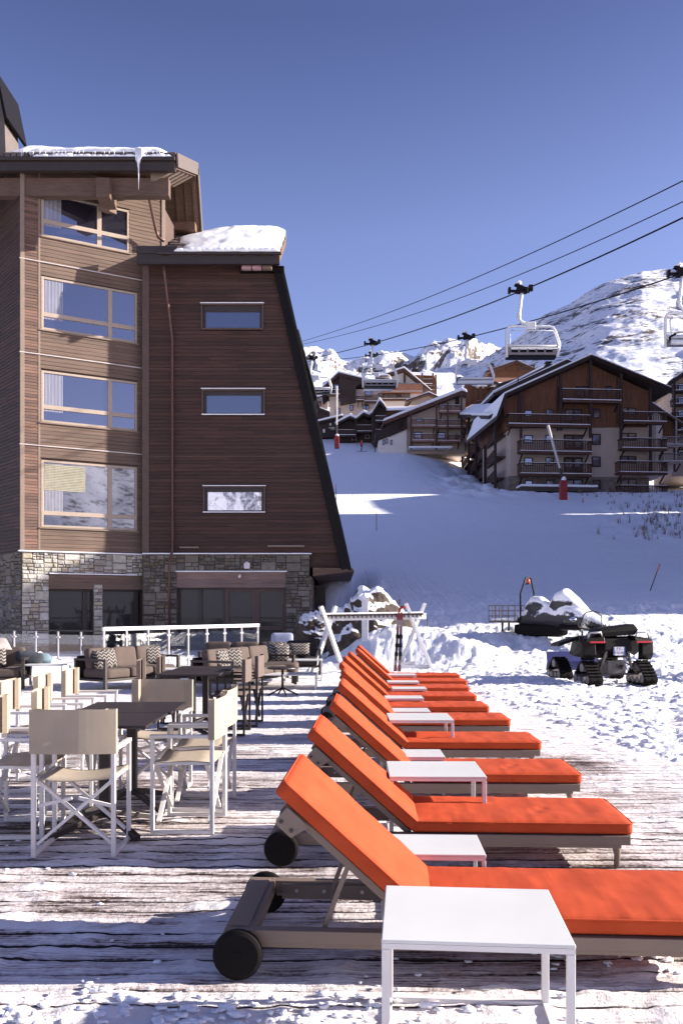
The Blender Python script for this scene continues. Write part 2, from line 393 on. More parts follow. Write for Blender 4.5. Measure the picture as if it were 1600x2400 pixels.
rib = t.math('PINGPONG', t.math('MULTIPLY', yb, 6.0), .5)
at = t.n('Attribute', attribute_name='cover')
na = t.noise(1.0, 7, sc=(1.1, 8, 1), rough=.62); nb = t.noise(1.0, 4, sc=(5, 34, 1), rough=.6); nc_ = t.noise(38, 4)
m = t.math('ADD', at.outputs['Fac'], t.math('MULTIPLY', t.math('SUBTRACT', na, .5), 1.15))
m = t.math('ADD', m, t.math('MULTIPLY', t.math('SUBTRACT', nb, .5), .6))
m = t.math('ADD', m, t.math('MULTIPLY', t.math('SUBTRACT', nc_, .5), .35))
gw = t.ramp(t.noise(1.0, 4, sc=(1.3, 6.9, 1)), [(.34, (.15,.15,.15)), (.56, (.85,.85,.85))])
m = t.math('SUBTRACT', m, t.math('MULTIPLY', gap, gw))
m = t.math('SUBTRACT', m, t.math('MULTIPLY', rib, .36))
mask = t.ramp(m, [(.27, (0,0,0)), (.36, (1,1,1))])
bid = t.math('FLOOR', t.math('DIVIDE', sp.outputs[1], .145)); wn = t.n('TexWhiteNoise', noise_dimensions='1D'); t.l(bid, wn.inputs['W'])
wc = t.ramp(t.noise(1.0, 6, sc=(2, 40, 1)), [(.3, (.025,.013,.010)), (.7, (.085,.05,.036))])
wc = t.mix(1.0, wc, t.ramp(wn.outputs['Value'], [(0, (.7,.7,.7)), (1, (1.25,1.2,1.15))]), 'MULTIPLY')
wc = t.mix(gap, wc, (.012,.008,.007))
sc_ = t.ramp(t.noise(4, 5), [(.3, (.66,.60,.585)), (.65, (.83,.79,.78))])
thin = t.ramp(m, [(.33, (.44,.37,.355)), (.66, (1,1,1))]); sc_ = t.mix(1.0, sc_, thin, 'MULTIPLY')
t.set(Base_Color=t.mix(mask, wc, sc_), Roughness=.6); t.b.inputs['Specular IOR Level'].default_value = .3
hh = t.math('ADD', t.math('MULTIPLY', mask, .9), t.math('ADD', t.math('MULTIPLY', t.noise(30, 6, rough=.65), 1.1), t.math('MULTIPLY', gap, -.8)))
t.bump(hh, .9, .012); M_deck = t.m
do = grid_obj('deck', Xd, Yd, Zd, M_deck, attrs={'cover': covd}); tag(do, None, None, kind='structure')
mb = MB(); mb.box(-9.5, 4.6, 17.6, 17.68, -.3, -.004); mb.obj('deck_edge', M_fascia)['kind'] = 'structure'
# ---- mountains
def ridge(pts, px): return np.interp(px, [p[0] for p in pts], [p[1] for p in pts])
def rocky(name, lit, rockamt, sc, spk=False):
    t = NT(name); geo = t.n('NewGeometry'); sp = t.n('SeparateXYZ'); t.l(geo.outputs['True Normal'], sp.inputs[0])
    n = t.noise(1.0, 9, sc=sc, rough=.7); n2 = t.noise(.02, 6, rough=.65)
    s_ = t.math('ADD', t.math('MULTIPLY', sp.outputs[2], .45), t.math('ADD', t.math('MULTIPLY', n, 1.0), t.math('MULTIPLY', n2, .55)))
    if spk: s_ = t.math('ADD', n, t.math('MULTIPLY', t.math('SUBTRACT', n2, .5), .7))
    k = t.ramp(s_, [(rockamt, (0,0,0)), (rockamt+.045, (1,1,1))])
    rock = t.ramp(t.noise(.15, 5), [(.3, (.07,.055,.05)), (.7, (.2,.165,.145))])
    t.set(Base_Color=t.mix(k, rock, (.84,.84,.87)), Roughness=.8); t.b.inputs['Specular IOR Level'].default_value = .1
    t.bump(t.math('ADD', n, t.math('MULTIPLY', n2, 2.0)), 1.0, lit); return t.m
def mountain(name, label, pts, pxr, Y0, Y1, Y2, base, seed, amp, freq, m, nx=420, ny=260):
    px = np.linspace(*pxr, nx); tt = np.linspace(0, 1.35, ny)
    TT, PX = np.meshgrid(tt, px, indexing='ij')
    Yr = Y1+ (Y2-Y1)*0
    Y = np.where(TT <= 1, Y0+(Yr-Y0)*TT, Yr+(TT-1)*(Yr-Y0)); X = (PX-800)/2000.0*np.minimum(Y, Yr)
    X = (PX-800)/2000.0*Y
    zr = 1.5+(1424-ridge(pts, PX))*Yr/2000.0
    prof = np.where(TT <= 1, base+(zr-base)*(TT**1.12), zr-(TT-1)*(zr-base)*1.3)
    n = fbm(X*freq, Y*freq, 7, seed, .55); rg = 1-np.abs(fbm(X*freq*1.7+9, Y*freq*.8, 6, seed+50, .55))*2
    env = np.sin(np.clip(TT, 0, 1.2)*math.pi/1.05*.93)
    env = np.clip(env, .0, 1)**.7
    Z = prof+amp*(n*.9+(rg-.6)*.7)*(env*.85+.06*(TT > .02))
    o = grid_obj(name, X, Y, Z, m, smooth=False); tag(o, None, None, kind='structure'); return o
M_mtnR = rocky('snowy_rock_face', 1.2, .41, (.12, .10, .27), True)
M_mtnL = rocky('sunlit_snow_face', 5, .98, (.03, .03, .05))
rp = [(600,1000),(1000,905),(1130,842),(1205,796),(1274,739),(1337,710),(1389,678),(1440,655),(1504,634),(1561,630),(1600,626),(1750,560),(2100,520),(2800,480)]
lp = [(-600,700),(300,760),(600,800),(709,825),(760,822),(815,842),(850,846),(895,836),(930,831),(950,840),(970,842),(1000,822),(1021,808),(1050,793),(1075,802),(1100,796),(1130,806),(1165,810),(1300,830),(1800,860)]
mountain('mountain_slope', '', rp, (700, 2900), 235, 900, 900, 50, 71, 5, .012, M_mtnR, 620, 300)
mountain('mountain_range', '', lp, (-700, 1700), 420, 1900, 1900, 105, 81, 62, .0048, M_mtnL, 620, 300)
# mountain on the far side of the valley, behind the camera
px = np.linspace(-1, 1, 200); tt = np.linspace(0, 1.2, 60); TT, PX = np.meshgrid(tt, px, indexing='ij')
ang = PX*R(62)+R(-75); rr = 500+900*TT
Xm = rr*np.cos(ang); Ym = rr*np.sin(ang)
Zm = -5+np.sin(np.clip(TT, 0, 1.2)*math.pi/2)*(190+110*fbm(PX*3, PX*0+2, 5, 91))*sstep(1.0, .7, np.abs(PX))+50*fbm(Xm*.006, Ym*.006, 6, 92)*TT
o = grid_obj('valley_mountain', Xm, Ym, Zm, M_mtnR, smooth=False); tag(o, None, None, kind='structure')
# ================================================================ HOTEL
rng = random.Random(4)
hotel = root('hotel', 'tall brown timber clad hotel with a rubble stone base and snowy roofs', 'hotel', (-4, 30, 0))
def plane(px): return (-62.21)/((px-800)/2000.0-1.825)
def bayp(px): d = plane(px); return Vector(((px-800)/2000.0*d, d, 0))
C1 = bayp(52); ux = Vector((1.825, 1, 0)).normalized(); uy = Vector((-ux.y, ux.x, 0))
MBAY = Matrix(((ux.x, uy.x, 0, C1.x), (ux.y, uy.y, 0, C1.y), (0, 0, 1, 0), (0, 0, 0, 1)))
def sp_(px): return (bayp(px)-C1).dot(ux)
MW = Matrix.Translation((0, 30, 0))       # wing frame: x = world X, y = 0 at the face
def boards(mb, M, edge, z0, z1, holes=(), pitch=.13, th=.03, seg=(2.2, 4.5), gap=.006):
    z = z0
    while z < z1-.02:
        zt = min(z+pitch, z1); a_, b_ = edge((z+zt)/2)
        iv = [(a_, b_)]
        for (hx0, hx1, hz0, hz1) in holes:
            if zt-.02 > hz0 and z+.02 < hz1:
                nv = []
                for p, q in iv:
                    if hx1 <= p or hx0 >= q: nv.append((p, q)); continue
                    if hx0 > p: nv.append((p, hx0))
                    if hx1 < q: nv.append((hx1, q))
                iv = nv
        for p, q in iv:
            x = p
            while x < q-.001:
                L = rng.uniform(*seg); x2 = min(x+L, q)
                if q-x2 < .5: x2 = q
                o_ = rng.uniform(0, .006)
                mb.add([(x,-th-.012-o_,z+gap),(x2-.003,-th-.012-o_,z+gap),(x2-.003,-th-o_,zt),(x,-th-o_,zt),(x,.02,z+gap),(x2-.003,.02,z+gap),(x2-.003,.02,zt),(x,.02,zt)],
                       [(0,1,2,3),(5,4,7,6),(4,5,1,0),(3,2,6,7),(1,5,6,2),(4,0,3,7)], M)
                x = x2
        z = zt
def stones(mb, M, x0, x1, z0, z1, sz=(.1, .34), y=0, holes=()):
    # random coursed rubble: recursive splitting of the rectangle
    out = []
    def split(a_, b_, c_, d_, dep=0):
        w_, h_ = b_-a_, d_-c_
        if w_ > h_*2.3 or (w_ > .6 and w_ >= h_) : m_ = a_+w_*rng.uniform(.3, .7); split(a_, m_, c_, d_, dep+1); split(m_, b_, c_, d_, dep+1)
        elif h_ > .34 or (h_ > .17 and rng.random() < .62): m_ = c_+h_*rng.uniform(.32, .68); split(a_, b_, c_, m_, dep+1); split(a_, b_, m_, d_, dep+1)
        else: out.append((a_, b_, c_, d_))
    split(x0, x1, z0, z1)
    for a_, b_, c_, d_ in out:
        cx, cz = (a_+b_)/2, (c_+d_)/2
        if any(h[0] < cx < h[1] and h[2] < cz < h[3] for h in holes): continue
        g = .008; d1 = rng.uniform(.03, .075); b2 = min(.025, (b_-a_)*.2, (d_-c_)*.2)
        j = lambda: rng.uniform(-.012, .012)
        A = [(a_+g+j()*.5, c_+g+j()*.5), (b_-g+j()*.5, c_+g+j()*.5), (b_-g+j()*.5, d_-g+j()*.5), (a_+g+j()*.5, d_-g+j()*.5)]
        B = [(A[0][0]+b2+abs(j()), A[0][1]+b2), (A[1][0]-b2-abs(j()), A[1][1]+b2), (A[2][0]-b2, A[2][1]-b2-abs(j())), (A[3][0]+b2, A[3][1]-b2-abs(j()))]
        t_ = [d1+j() for _ in range(4)]
        vs = [(p[0], y+.01, p[1]) for p in A]+[(p[0], y-d1*.55, p[1]) for p in A]+[(p[0], y-t_[i], p[1]) for i, p in enumerate(B)]
        mb.add(vs, [(0,1,5,4),(1,2,6,5),(2,3,7,6),(3,0,4,7),(4,5,9,8),(5,6,10,9),(6,7,11,10),(7,4,8,11),(8,9,10,11)], M)
def edgec(a_, b_): return lambda z: (a_, b_)
# --- bay storeys
SE = sp_(383); S0, S1 = sp_(97), sp_(321); SM = sp_(258)
wins = [(S0, sp_(303), 13.95, 15.45, sp_(233)), (S0, S1, 10.82, 12.6, SM), (S0, S1, 7.72, 9.45, SM), (S0, S1, 4.2, 6.45, SM)]
holes = [(a_, b_, c_, d_) for a_, b_, c_, d_, _ in wins]
mb = MB(); boards(mb, MBAY, edgec(sp_(93), SE), 3.4, 16.4, holes)
mb.obj('cladding', M_sidelight, hotel, True)
mb = MB(); boards(mb, MBAY, edgec(.05, sp_(92)-.02), 3.4, 16.4, (), .1, .03, (.6, .6))
mb.obj('corner_cladding', wood('worn_corner_siding', (.09,.048,.034), (.2,.12,.09), sc=(.5,.5,8), island=.45), hotel, True)
mb = MB()
for a_, b_, c_, d_, m_ in wins: pass
mb.box(-.06, .07, -.07, .03, 3.4, 16.3, MBAY); mb.box(sp_(92)-.03, sp_(92)+.03, -.05, .03, 3.4, 16.2, MBAY); mb.box(sp_(378), sp_(386), -.07, .1, 13.4, 16.4, MBAY)
mb.obj('corner_board', M_trimlight, hotel, True, bevel=.005)
# mass behind the cladding
mb = MB()
dA = Vector((-.87, 1, 0)).normalized(); A2 = C1+dA*9; B2 = bayp(383)
mb.add([(C1.x,C1.y+.06,2.3),(B2.x,B2.y+.06,2.3),(-5.9,42,2.3),(-14,42,2.3),(A2.x,A2.y+.1,2.3)]+[(C1.x,C1.y+.06,15.9),(B2.x,B2.y+.06,15.9),(-5.9,42,15.9),(-14,42,15.9),(A2.x,A2.y+.1,15.9)], [(0,1,2,3,4),(9,8,7,6,5),(0,5,6,1),(1,6,7,2),(2,7,8,3),(3,8,9,4),(4,9,5,0)])
# (front faces sit 6 cm behind the cladding plane; windows are opaque glazing set in front of it)
mb.obj('wall', M_trim, hotel, True)
MA = Matrix(((-dA.x, dA.y, 0, A2.x), (-dA.y, -dA.x, 0, A2.y), (0, 0, 1, 0), (0, 0, 0, 1)))
mb = MB(); boards(mb, MA, edgec(0, 8.95), 3.4, 16.4, (), .12); mb.obj('side_cladding', M_side, hotel, True)
def window(M, a_, b_, c_, d_, mull=(), rail=None, proud=.05, rec=.05, par=hotel, fm=M_trimlight, gm=M_glass, fw=.075, curt=True, sill=True, om=None):
    mb = MB(); y0, y1 = -proud, .045
    mb.box(a_, b_, y0, y1, d_-fw, d_, M); mb.box(a_, b_, y0, y1, c_, c_+fw, M); mb.box(a_, a_+fw, y0-.002, y1, c_, d_, M); mb.box(b_-fw, b_, y0-.002, y1, c_, d_, M)
    for m_ in mull: mb.box(m_-.075, m_+.075, y0+.006, y1, c_+fw, d_-fw, M)
    if rail: mb.box(a_+fw, b_-fw, y0+.004, y1, rail-.07, rail+.07, M)
    w_ = mb.obj('window', fm, par, True, bevel=.006)
    def sub(name, mb_, mt, **k):
        o = mb_.obj(name, mt, None, **k); me = o.data
        for v in me.vertices: v.co -= par.location
        o.parent = w_; return o
    mb = MB(); mb.box(a_+.03, b_-.03, .012, .03, c_+.03, d_-.03, M); sub('pane', mb, gm)
    if curt and gm is M_glass:
        mb = MB(); n = 14
        for x0_, x1_ in ((a_+fw, a_+fw+(b_-a_)*.2),):
            for k in range(n):
                xa = x0_+(x1_-x0_)*k/n; xb = xa+(x1_-x0_)/n*.55
                mb.box(xa, xb, .006, .011, c_+fw+.3, d_-fw, M)
        sub('curtain', mb, M_curtain)
    if sill:
        mb = MB(); mb.box(a_-.06, b_+.06, -proud-.06, .0, c_-.05, c_-.012, M); sub('sill', mb, M_trimlight)
    return w_
for i, (a_, b_, c_, d_, m_) in enumerate(wins): window(MBAY, a_, b_, c_, d_, (m_,), c_+.52 if i < 3 else c_+.48, proud=.03, fm=M_frame)
mb = MB()                                                   # lit blind in the lowest bay window
for k in range(16): mb.box(S0+.1, S0+1.45, -.004, .008, 5.45+k*.055, 5.49+k*.055, MBAY)
mb.obj('blind', mat('cream_blind', (.3,.275,.19), .8), hotel, True)
mb = MB()
for z in (13.05, 9.95, 6.9):
    mb = MB(); mb.box(-.08, SE-.55, -.075, -.0, z, z+.03, MBAY); mb.obj('flashing', M_zinc, hotel, True)
mb = MB(); mb.box(-.12, SE-.35, -.13, .05, 3.36, 3.40, MBAY); mb.box(sp_(116), S1, -.10, .05, 2.63, 2.665, MBAY); mb.box(-6.95, -1.05, -.19, .02, 3.37, 3.41, MW); mb.box(-5.8, -1.9, -.14, .0, 2.75, 2.79, MW)
mb.obj('snowy_ledge', M_roofsnow, hotel, True, bevel=.01)
# --- ground floor of the bay
mb = MB(); stones(mb, MBAY, 0, sp_(115), -.1, 2.62); stones(mb, MBAY, 0, sp_(339), 2.62, 3.36); mb.obj('stone_facing', M_stone, hotel, True); mb = MB(); stones(mb, MBAY, sp_(220), sp_(241), 0, 2.3, y=.02)
mb.obj('stone_facing', M_stone, hotel, True)
mb = MB(); mb.box(0, sp_(115), .012, .5, -.3, 3.36, MBAY); mb.box(sp_(115)+.001, SE, .012, .5, 2.62, 3.36, MBAY); mb.box(sp_(220), sp_(241), .03, .4, -.3, 2.2, MBAY)
mb.box(-7.0, -5.78, .012, .6, -.3, 3.37, MW); mb.box(-1.95, -1.12, .012, .6, -.3, 3.37, MW); mb.box(-5.779, -1.951, .012, .6, 2.76, 3.37, MW)
mb.obj('stone_backing', M_mortar, hotel, True)
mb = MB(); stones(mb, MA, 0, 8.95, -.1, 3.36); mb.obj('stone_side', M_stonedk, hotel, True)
mb = MB(); mb.box(sp_(115), sp_(339), -.02, .1, 2.13, 2.36, MBAY); mb.box(sp_(115), sp_(339), -.023, .1, 2.365, 2.5, MBAY); mb.box(sp_(115), sp_(339), -.02, .1, 2.505, 2.61, MBAY)
mb.obj('lintel_boards', M_sidelight, hotel, True)
window(MBAY@T(0,.3), sp_(115), sp_(222), -.1, 2.13, (sp_(203),), None, par=hotel, fm=M_fascia, gm=M_glassdk, sill=False)
window(MBAY@T(0,.3), sp_(240), sp_(339), -.1, 2.13, (sp_(325),), None, par=hotel, fm=M_fascia, gm=M_glassdk, sill=False)
mb = MB(); mb.box(0.3, SE, .6, .7, -.3, 2.4, MBAY); mb.box(-7, -1.2, 1.2, 1.3, -.3, 3, MW); mb.obj('inner_wall', M_fascia, hotel, True)
# --- wing
def wedge(z): return (-6.78, -2.35+(13.2-z)*.2255)
wh = [((472-800)*.015, (618-800)*.015, 1.5+(1424-774)*.015, 1.5+(1424-713)*.015), ((474-800)*.015, (621-800)*.015, 1.5+(1424-974)*.015, 1.5+(1424-913)*.015), ((477-800)*.015, (622-800)*.015, 1.5+(1424-1202)*.015, 1.5+(1424-1140)*.015)]
mb = MB(); boards(mb, MW, wedge, 3.42, 13.9, [(a_+.04, b_-.04, c_+.04, d_-.04) for a_, b_, c_, d_ in wh], seg=(.8, 3.2))
mb.obj('wing_cladding', M_side, hotel, True)
mb = MB(); mb.box(-6.98, -6.74, -.07, .1, 3.42, 13.5, MW); mb.obj('corner_board', M_trim, hotel, True, bevel=.005)
mb = MB(); mb.box(-6.8, -1.75, -.056, -.03, 9.87, 9.895, MW); mb.obj('flashing', M_trim, hotel, True); mb = MB(); mb.box(-6.8, -1.0, -.056, -.03, 6.80, 6.825, MW); mb.obj('flashing', M_trim, hotel, True); mb = MB(); mb.box(-6.8, -2.4, -.056, -.03, 12.88, 12.905, MW); mb.obj('flashing', M_trim, hotel, True)
mb = MB()                                                  # slanted wing mass
mb.prism([(-6.9, 3.3), (-1.12, 3.3), (-1.12, 2.92), (.05, 2.92), (-2.3, 13.3), (-6.9, 13.3)], 30.14, 41.9)
mb.prism([(-6.9,-.3),(-1.2,-.3),(-1.2,3.32),(-6.9,3.32)], 31.4, 41.8)
mb.obj('wing_wall', M_side, hotel, True)
mb = MB(); mb.beam((.17, 29.98, 2.85), (-2.19, 29.98, 13.3), .36, .3, up=(0,1,0))
mb.add([(.22,29.82,2.8),(.34,29.82,2.8),(-2.08,29.82,13.36),(-2.2,29.82,13.36),(.22,42.2,2.8),(.34,42.2,2.8),(-2.08,42.2,13.36),(-2.2,42.2,13.36)], [(0,1,2,3),(5,4,7,6),(1,5,6,2),(0,3,7,4),(0,4,5,1),(3,2,6,7)])
mb.box(-3.55, -2.0, 29.75, 29.98, 13.22, 13.42)
mb.obj('slanted_edge', M_black, hotel, True, bevel=.01)
mb = MB(); mb.prism([(-1.0, 2.6), (-1.0, 2.9), (.38, 2.88), (.45, 2.78)], 29.85, 41.9); mb.obj('overhang_soffit', M_soffit, hotel, True)
mb = MB(); mb.beam((-1.9, 33, 12.2), (-1.15, 36, 9.9), .5, .12); mb.prism([(-2.0,12.6),(-.95,9.6),(-1.25,9.2),(-2.2,12.2)], 33, 35.2); mb.obj('side_canopy', M_black, hotel, True)
for q, (a_, b_, c_, d_) in enumerate(wh):
    mb = MB(); mb.box(a_, b_, -.10, .03, d_-.05, d_, MW); mb.box(a_, b_, -.10, .03, c_, c_+.05, MW); mb.box(a_, a_+.05, -.102, .03, c_, d_, MW); mb.box(b_-.05, b_, -.102, .03, c_, d_, MW)
    w_ = mb.obj('window', M_trim, hotel, True, bevel=.004)
    mb = MB(); x0, x1, z0, z1 = a_+.05, b_-.05, c_+.05, d_-.05
    mb.box(x0, x1, 0, .11, z1-.2 if q == 0 else z1-.14, z1, MW); mb.box(x0, x0+.09, -.003, .11, z0, z1, MW); mb.box(x1-.09, x1, -.003, .11, z0, z1, MW); mb.box(x0, x1, .003, .11, z0, z0+.04, MW)
    o = mb.obj('reveal', M_fascia, None); o.data.transform(Matrix.Translation(-hotel.location)); o.parent = w_
    mb = MB(); mb.box(x0, x1, .06, .08, z0, z1, MW); o = mb.obj('pane', glassmat('rippled_glass', (.03,.03,.04), .55, .02, .5) if q == 2 else M_glass, None); o.data.transform(Matrix.Translation(-hotel.location)); o.parent = w_
    mb = MB(); mb.box(a_-.02, b_+.02, -.14, -.0, d_, d_+.022, MW)
    if q: mb.box(a_, b_, -.15, -.104, c_+.0, c_+.03, MW)
    o = mb.obj('snow_cap', M_roofsnow, None); o.data.transform(Matrix.Translation(-hotel.location)); o.parent = w_
# wing stone, door front
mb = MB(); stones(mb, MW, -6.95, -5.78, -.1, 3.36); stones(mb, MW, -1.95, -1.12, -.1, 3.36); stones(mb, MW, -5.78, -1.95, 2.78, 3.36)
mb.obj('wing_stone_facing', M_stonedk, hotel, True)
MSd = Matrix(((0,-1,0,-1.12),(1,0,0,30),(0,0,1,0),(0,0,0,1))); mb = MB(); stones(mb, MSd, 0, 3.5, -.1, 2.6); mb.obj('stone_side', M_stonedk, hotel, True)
mb = MB()
for k in range(4): mb.box(-5.78, -1.95, -.02-.002*(k % 2), .2, 2.2+k*.14, 2.335+k*.14, MW)
mb.obj('lintel_boards', wood('weathered_brown_boards', (.15,.10,.085), (.26,.18,.155), sc=(.4,.4,6)), hotel, True)
dg = root('x', '', '')   # temp
bpy.data.objects.remove(dg)
xd = [-5.78, -4.15, -4.02, -3.0, -2.9, -1.97]
mb = MB(); mb.box(-5.78, -4.1, .25, .33, 0, 2.2, MW); window(MW@T(0,.28), -5.78, -4.12, -.05, 2.2, (-5.0,), None, fm=M_fascia, gm=M_glassdk, sill=False)
window(MW@T(0,.28), -4.12, -3.02, -.05, 2.2, (), None, fm=M_trim, gm=M_glassdk, sill=False, fw=.14)
window(MW@T(0,.28), -3.02, -1.95, -.05, 2.2, (), .78, fm=M_trim, gm=M_glassdk, sill=False, fw=.14)
mb = MB()                                               # louvred grey panel beyond the stone corner
mb.box(-1.0, -.62, 33.0, 33.05, .2, 2.35)
for k in range(22): mb.box(-.96, -.66, 32.96, 33.0, .3+k*.09, .36+k*.09)
mb.obj('louvre_panel', M_fascia, hotel, True)
mb = MB(); mb.box(-3.4, -3.2, -.22, -.05, 2.86, 3.06, MW); mb.box(-3.36, -3.24, -.26, -.1, 3.06, 3.1, MW); mb.obj('wall_lamp', M_white, hotel, True, bevel=.02)
mb = MB(); mb.tube([(-3.55,29.86,2.62),(-3.55,29.74,2.58)], .05, 10); mb.obj('security_camera', M_white, hotel, True)
mb = MB(); mb.box(-5.65, -5.0, -.2, -.04, 3.58, 3.63, MW); mb.box(-2.58, -1.3, -.2, -.04, 3.62, 3.68, MW); mb.obj('strip_light', M_trimlight, hotel, True)
# downpipes
mb = MB()
mb.tube([(-6.1,29.3,13.25),(-6.08,29.35,13.0),(-5.98,29.75,11.6),(-5.92,29.88,10.9),(-5.91,29.88,3.6),(-5.93,29.8,3.3),(-5.99,29.75,3.1),(-5.99,29.75,.0)], .048, 10)
mb.obj('downpipe', M_copper, hotel, True, smooth=True)
mb = MB(); b_ = bayp(345)
mb.tube([(-6.45,28.1,15.9),(-6.42,28.2,15.6),(-6.1,29.6,13.9),(-6.05,30.1,13.3)][:1]+[P(341,400,28.3),P(345,440,28.5),P(366,540,30.0),P(372,557,30.1),P(385,565,30.1)], .055, 10)
mb.obj('downpipe', M_copper, hotel, True, smooth=True)
# --- main roof (verge at X=-5.42)
X0, X1 = -19, -5.42
def slab(prof_, x0, x1, th):        # prof (y,z)
    mb = MB(); n = len(prof_)
    up = prof_; dn = [(y, z-th) for y, z in prof_][::-1]; poly = up+dn
    vs = [(x0, y, z) for y, z in poly]+[(x1, y, z) for y, z in poly]; m_ = len(poly)
    mb.add(vs, [tuple(range(m_)), tuple(range(2*m_-1, m_-1, -1))]+[(i, i+m_, (i+1) % m_+m_, (i+1) % m_) for i in range(m_)]); return mb
ze = 1.5+(1424-380)*28/2000
prof = [(28.0, ze), (31.9, ze+1.72), (32.95, ze-.4)]
slab(prof, X0, X1, .22).obj('roof', M_soffit, hotel, True)
mb = slab([(y-.0, z+.10) for y, z in prof], X0, X1+.05, .095); mb.obj('roof_deck', M_fascia, hotel, True)
# tile fringe
mb = MB(); x = X0
while x < X1-.06:
    w_ = .2; dz = rng.uniform(0, .02)
    mb.add([(x,27.92,ze+.11+dz),(x+w_-.03,27.92,ze+.11+dz),(x+w_-.03,28.8,ze+.11+dz+.39),(x,28.8,ze+.5+dz),(x,27.92,ze+.28+dz),(x+w_-.03,27.92,ze+.28+dz),(x+w_-.03,28.8,ze+.63+dz),(x,28.8,ze+.63+dz)],
           [(0,1,5,4),(1,2,6,5),(2,3,7,6),(3,0,4,7),(4,5,6,7),(3,2,1,0)]); x += w_
mb.obj('roof_tiles', M_tile, hotel, True)
mb = MB(); mb.box(X0, X1, 27.80, 27.99, ze-.02, ze+.09); mb.obj('gutter', M_fascia, hotel, True, bevel=.02)
mb = MB(); mb.box(X0, X1-.02, 27.9, 28.08, ze-.32, ze-.03); mb.obj('fascia', M_fascia, hotel, True)
mb = MB(); mb.box(X0, X1-.3, 28.3, 28.62, ze-.95, ze-.36); mb.beam((bayp(262).x, 28.7, ze-1.0), (bayp(262).x, 31, ze-.2), .3, .5)
mb.box(-8.05, -7.6, 28.0, 28.9, ze-1.15, ze-.5)
mb.obj('eaves_beam', wood('eaves_beam_wood', (.07,.04,.028), (.14,.085,.062), sc=(.6,4,4), island=.15), hotel, True, bevel=.012)
for k in range(5):
    y = 28.35+k*.75; z = ze+(y-28)*.44; mb = MB()
    mb.prism([(X1-.06, z-.24), (X1-.9, z-.24), (X1-.9, z-.62), (X1-.75, z-.62)], y-.07, y+.07); mb.obj('rafter_end', M_trimlight, hotel, True)
mb = MB()
for k, (f, w_) in enumerate(((-6.2, .12), (-5.85, .12), (-5.55, .12))): mb.beam((f, 31.98, ze+1.35), (f, 33.05, ze-.85), .1, .16, up=(0,1,0))
mb.box(X1-1.3, X1-.1, 32.2, 32.6, ze-.35, ze-.05)
mb.obj('rafter', M_soffit, hotel, True)
mb = MB(); mb.beam((X1+.06, 27.9, ze+.02), (X1+.06, 31.95, ze+1.80), .05, .42); mb.beam((X1+.06, 31.9, ze+1.8), (X1+.06, 33.0, ze-.5), .05, .3, up=(0,1,0)); mb.obj('verge_board', mat('grey_brown_board', (.10,.078,.068), .7, .1, 3), hotel, True)
def snowslab(name, fn_top, fn_bot, nu, nv, m=M_roofsnow):
    g = [[fn_top(i/(nu-1), j/(nv-1)) for j in range(nv)] for i in range(nu)]; b = [[fn_bot(i/(nu-1), j/(nv-1)) for j in range(nv)] for i in range(nu)]
    mb = MB(); vs = [p for r in g for p in r]+[p for r in b for p in r]; N = nu*nv; fs = []
    for i in range(nu-1):
        for j in range(nv-1):
            a_ = i*nv+j; fs.append((a_, a_+1, a_+nv+1, a_+nv)); fs.append((N+a_, N+a_+nv, N+a_+nv+1, N+a_+1))
    for i in range(nu-1):
        for j in (0, nv-1): a_ = i*nv+j; fs.append((a_, a_+nv, N+a_+nv, N+a_))
    for j in range(nv-1):
        for i in (0, nu-1): a_ = i*nv+j; fs.append((a_, a_+1, N+a_+1, N+a_))
    mb.add(vs, fs); return mb.obj(name, m, hotel, True, smooth=True)
def nz(x, s): return float(fbm(np.array([x]), np.array([s]), 3, 7)[0])
def top1(u, v):
    x = -10.95+u*5.15; ed = min(1, u*12, (1-u)*10); y = 28.12-.12*nz(x*1.6, 4)+v*3.6; th = (.30+.10*nz(x*1.1, y))*ed**.5
    if v == 0: th *= .55
    if v == 0: y -= .1
    return (x, y, ze+.26+(y-28)*.44+th)
def bot1(u, v):
    x = -10.95+u*5.15; y = 28.1-.12*nz(x*1.6, 4)+v*3.6; return (x, y, ze+.24+(y-28)*.44)
snowslab('roof_snow', top1, bot1, 90, 8)
mb = MB(); x = -9.9
while x < X1-.15:
    r = .05+.06*abs(nz(x*3, 9)); mb.tube([(x-.22,27.9,ze+.08),(x-.08,27.88,ze+.10+r*.4),(x+.08,27.88,ze+.10+r*.4),(x+.22,27.9,ze+.08)], [r*.4, r, r, r*.4], 8); x += .2
mb.obj('gutter_snow', M_roofsnow, hotel, True, smooth=True)
mb = MB()
for k in range(34):
    x = rng.uniform(-11, -5.6); L = rng.uniform(.05, .2); y = 27.86
    mb.tube([(x,y+.05,ze+.3),(x,y+.03,ze+.3-L)], [.016, .003], 5)
ix = P(327, 340, 27.9).x
for dx, L in ((-.09, .35), (-.04, .55), (0, 1.25), (.05, .4), (.1, .25)): mb.tube([(ix+dx,27.82,ze+.35),(ix+dx,27.8,ze+.2-L*.4),(ix+dx*.8,27.8,ze+.25-L)], [.05, .022, .004], 6)
mb.obj('icicle', M_ice, hotel, True, smooth=True)
mb = MB(); mb.lathe([(.05,0),(.15,.05),(.17,.2),(.1,.3),(.02,.33)], 10, Matrix.Translation((ix, 27.95, ze+.12))); mb.obj('snow_clump', M_roofsnow, hotel, True, smooth=True)
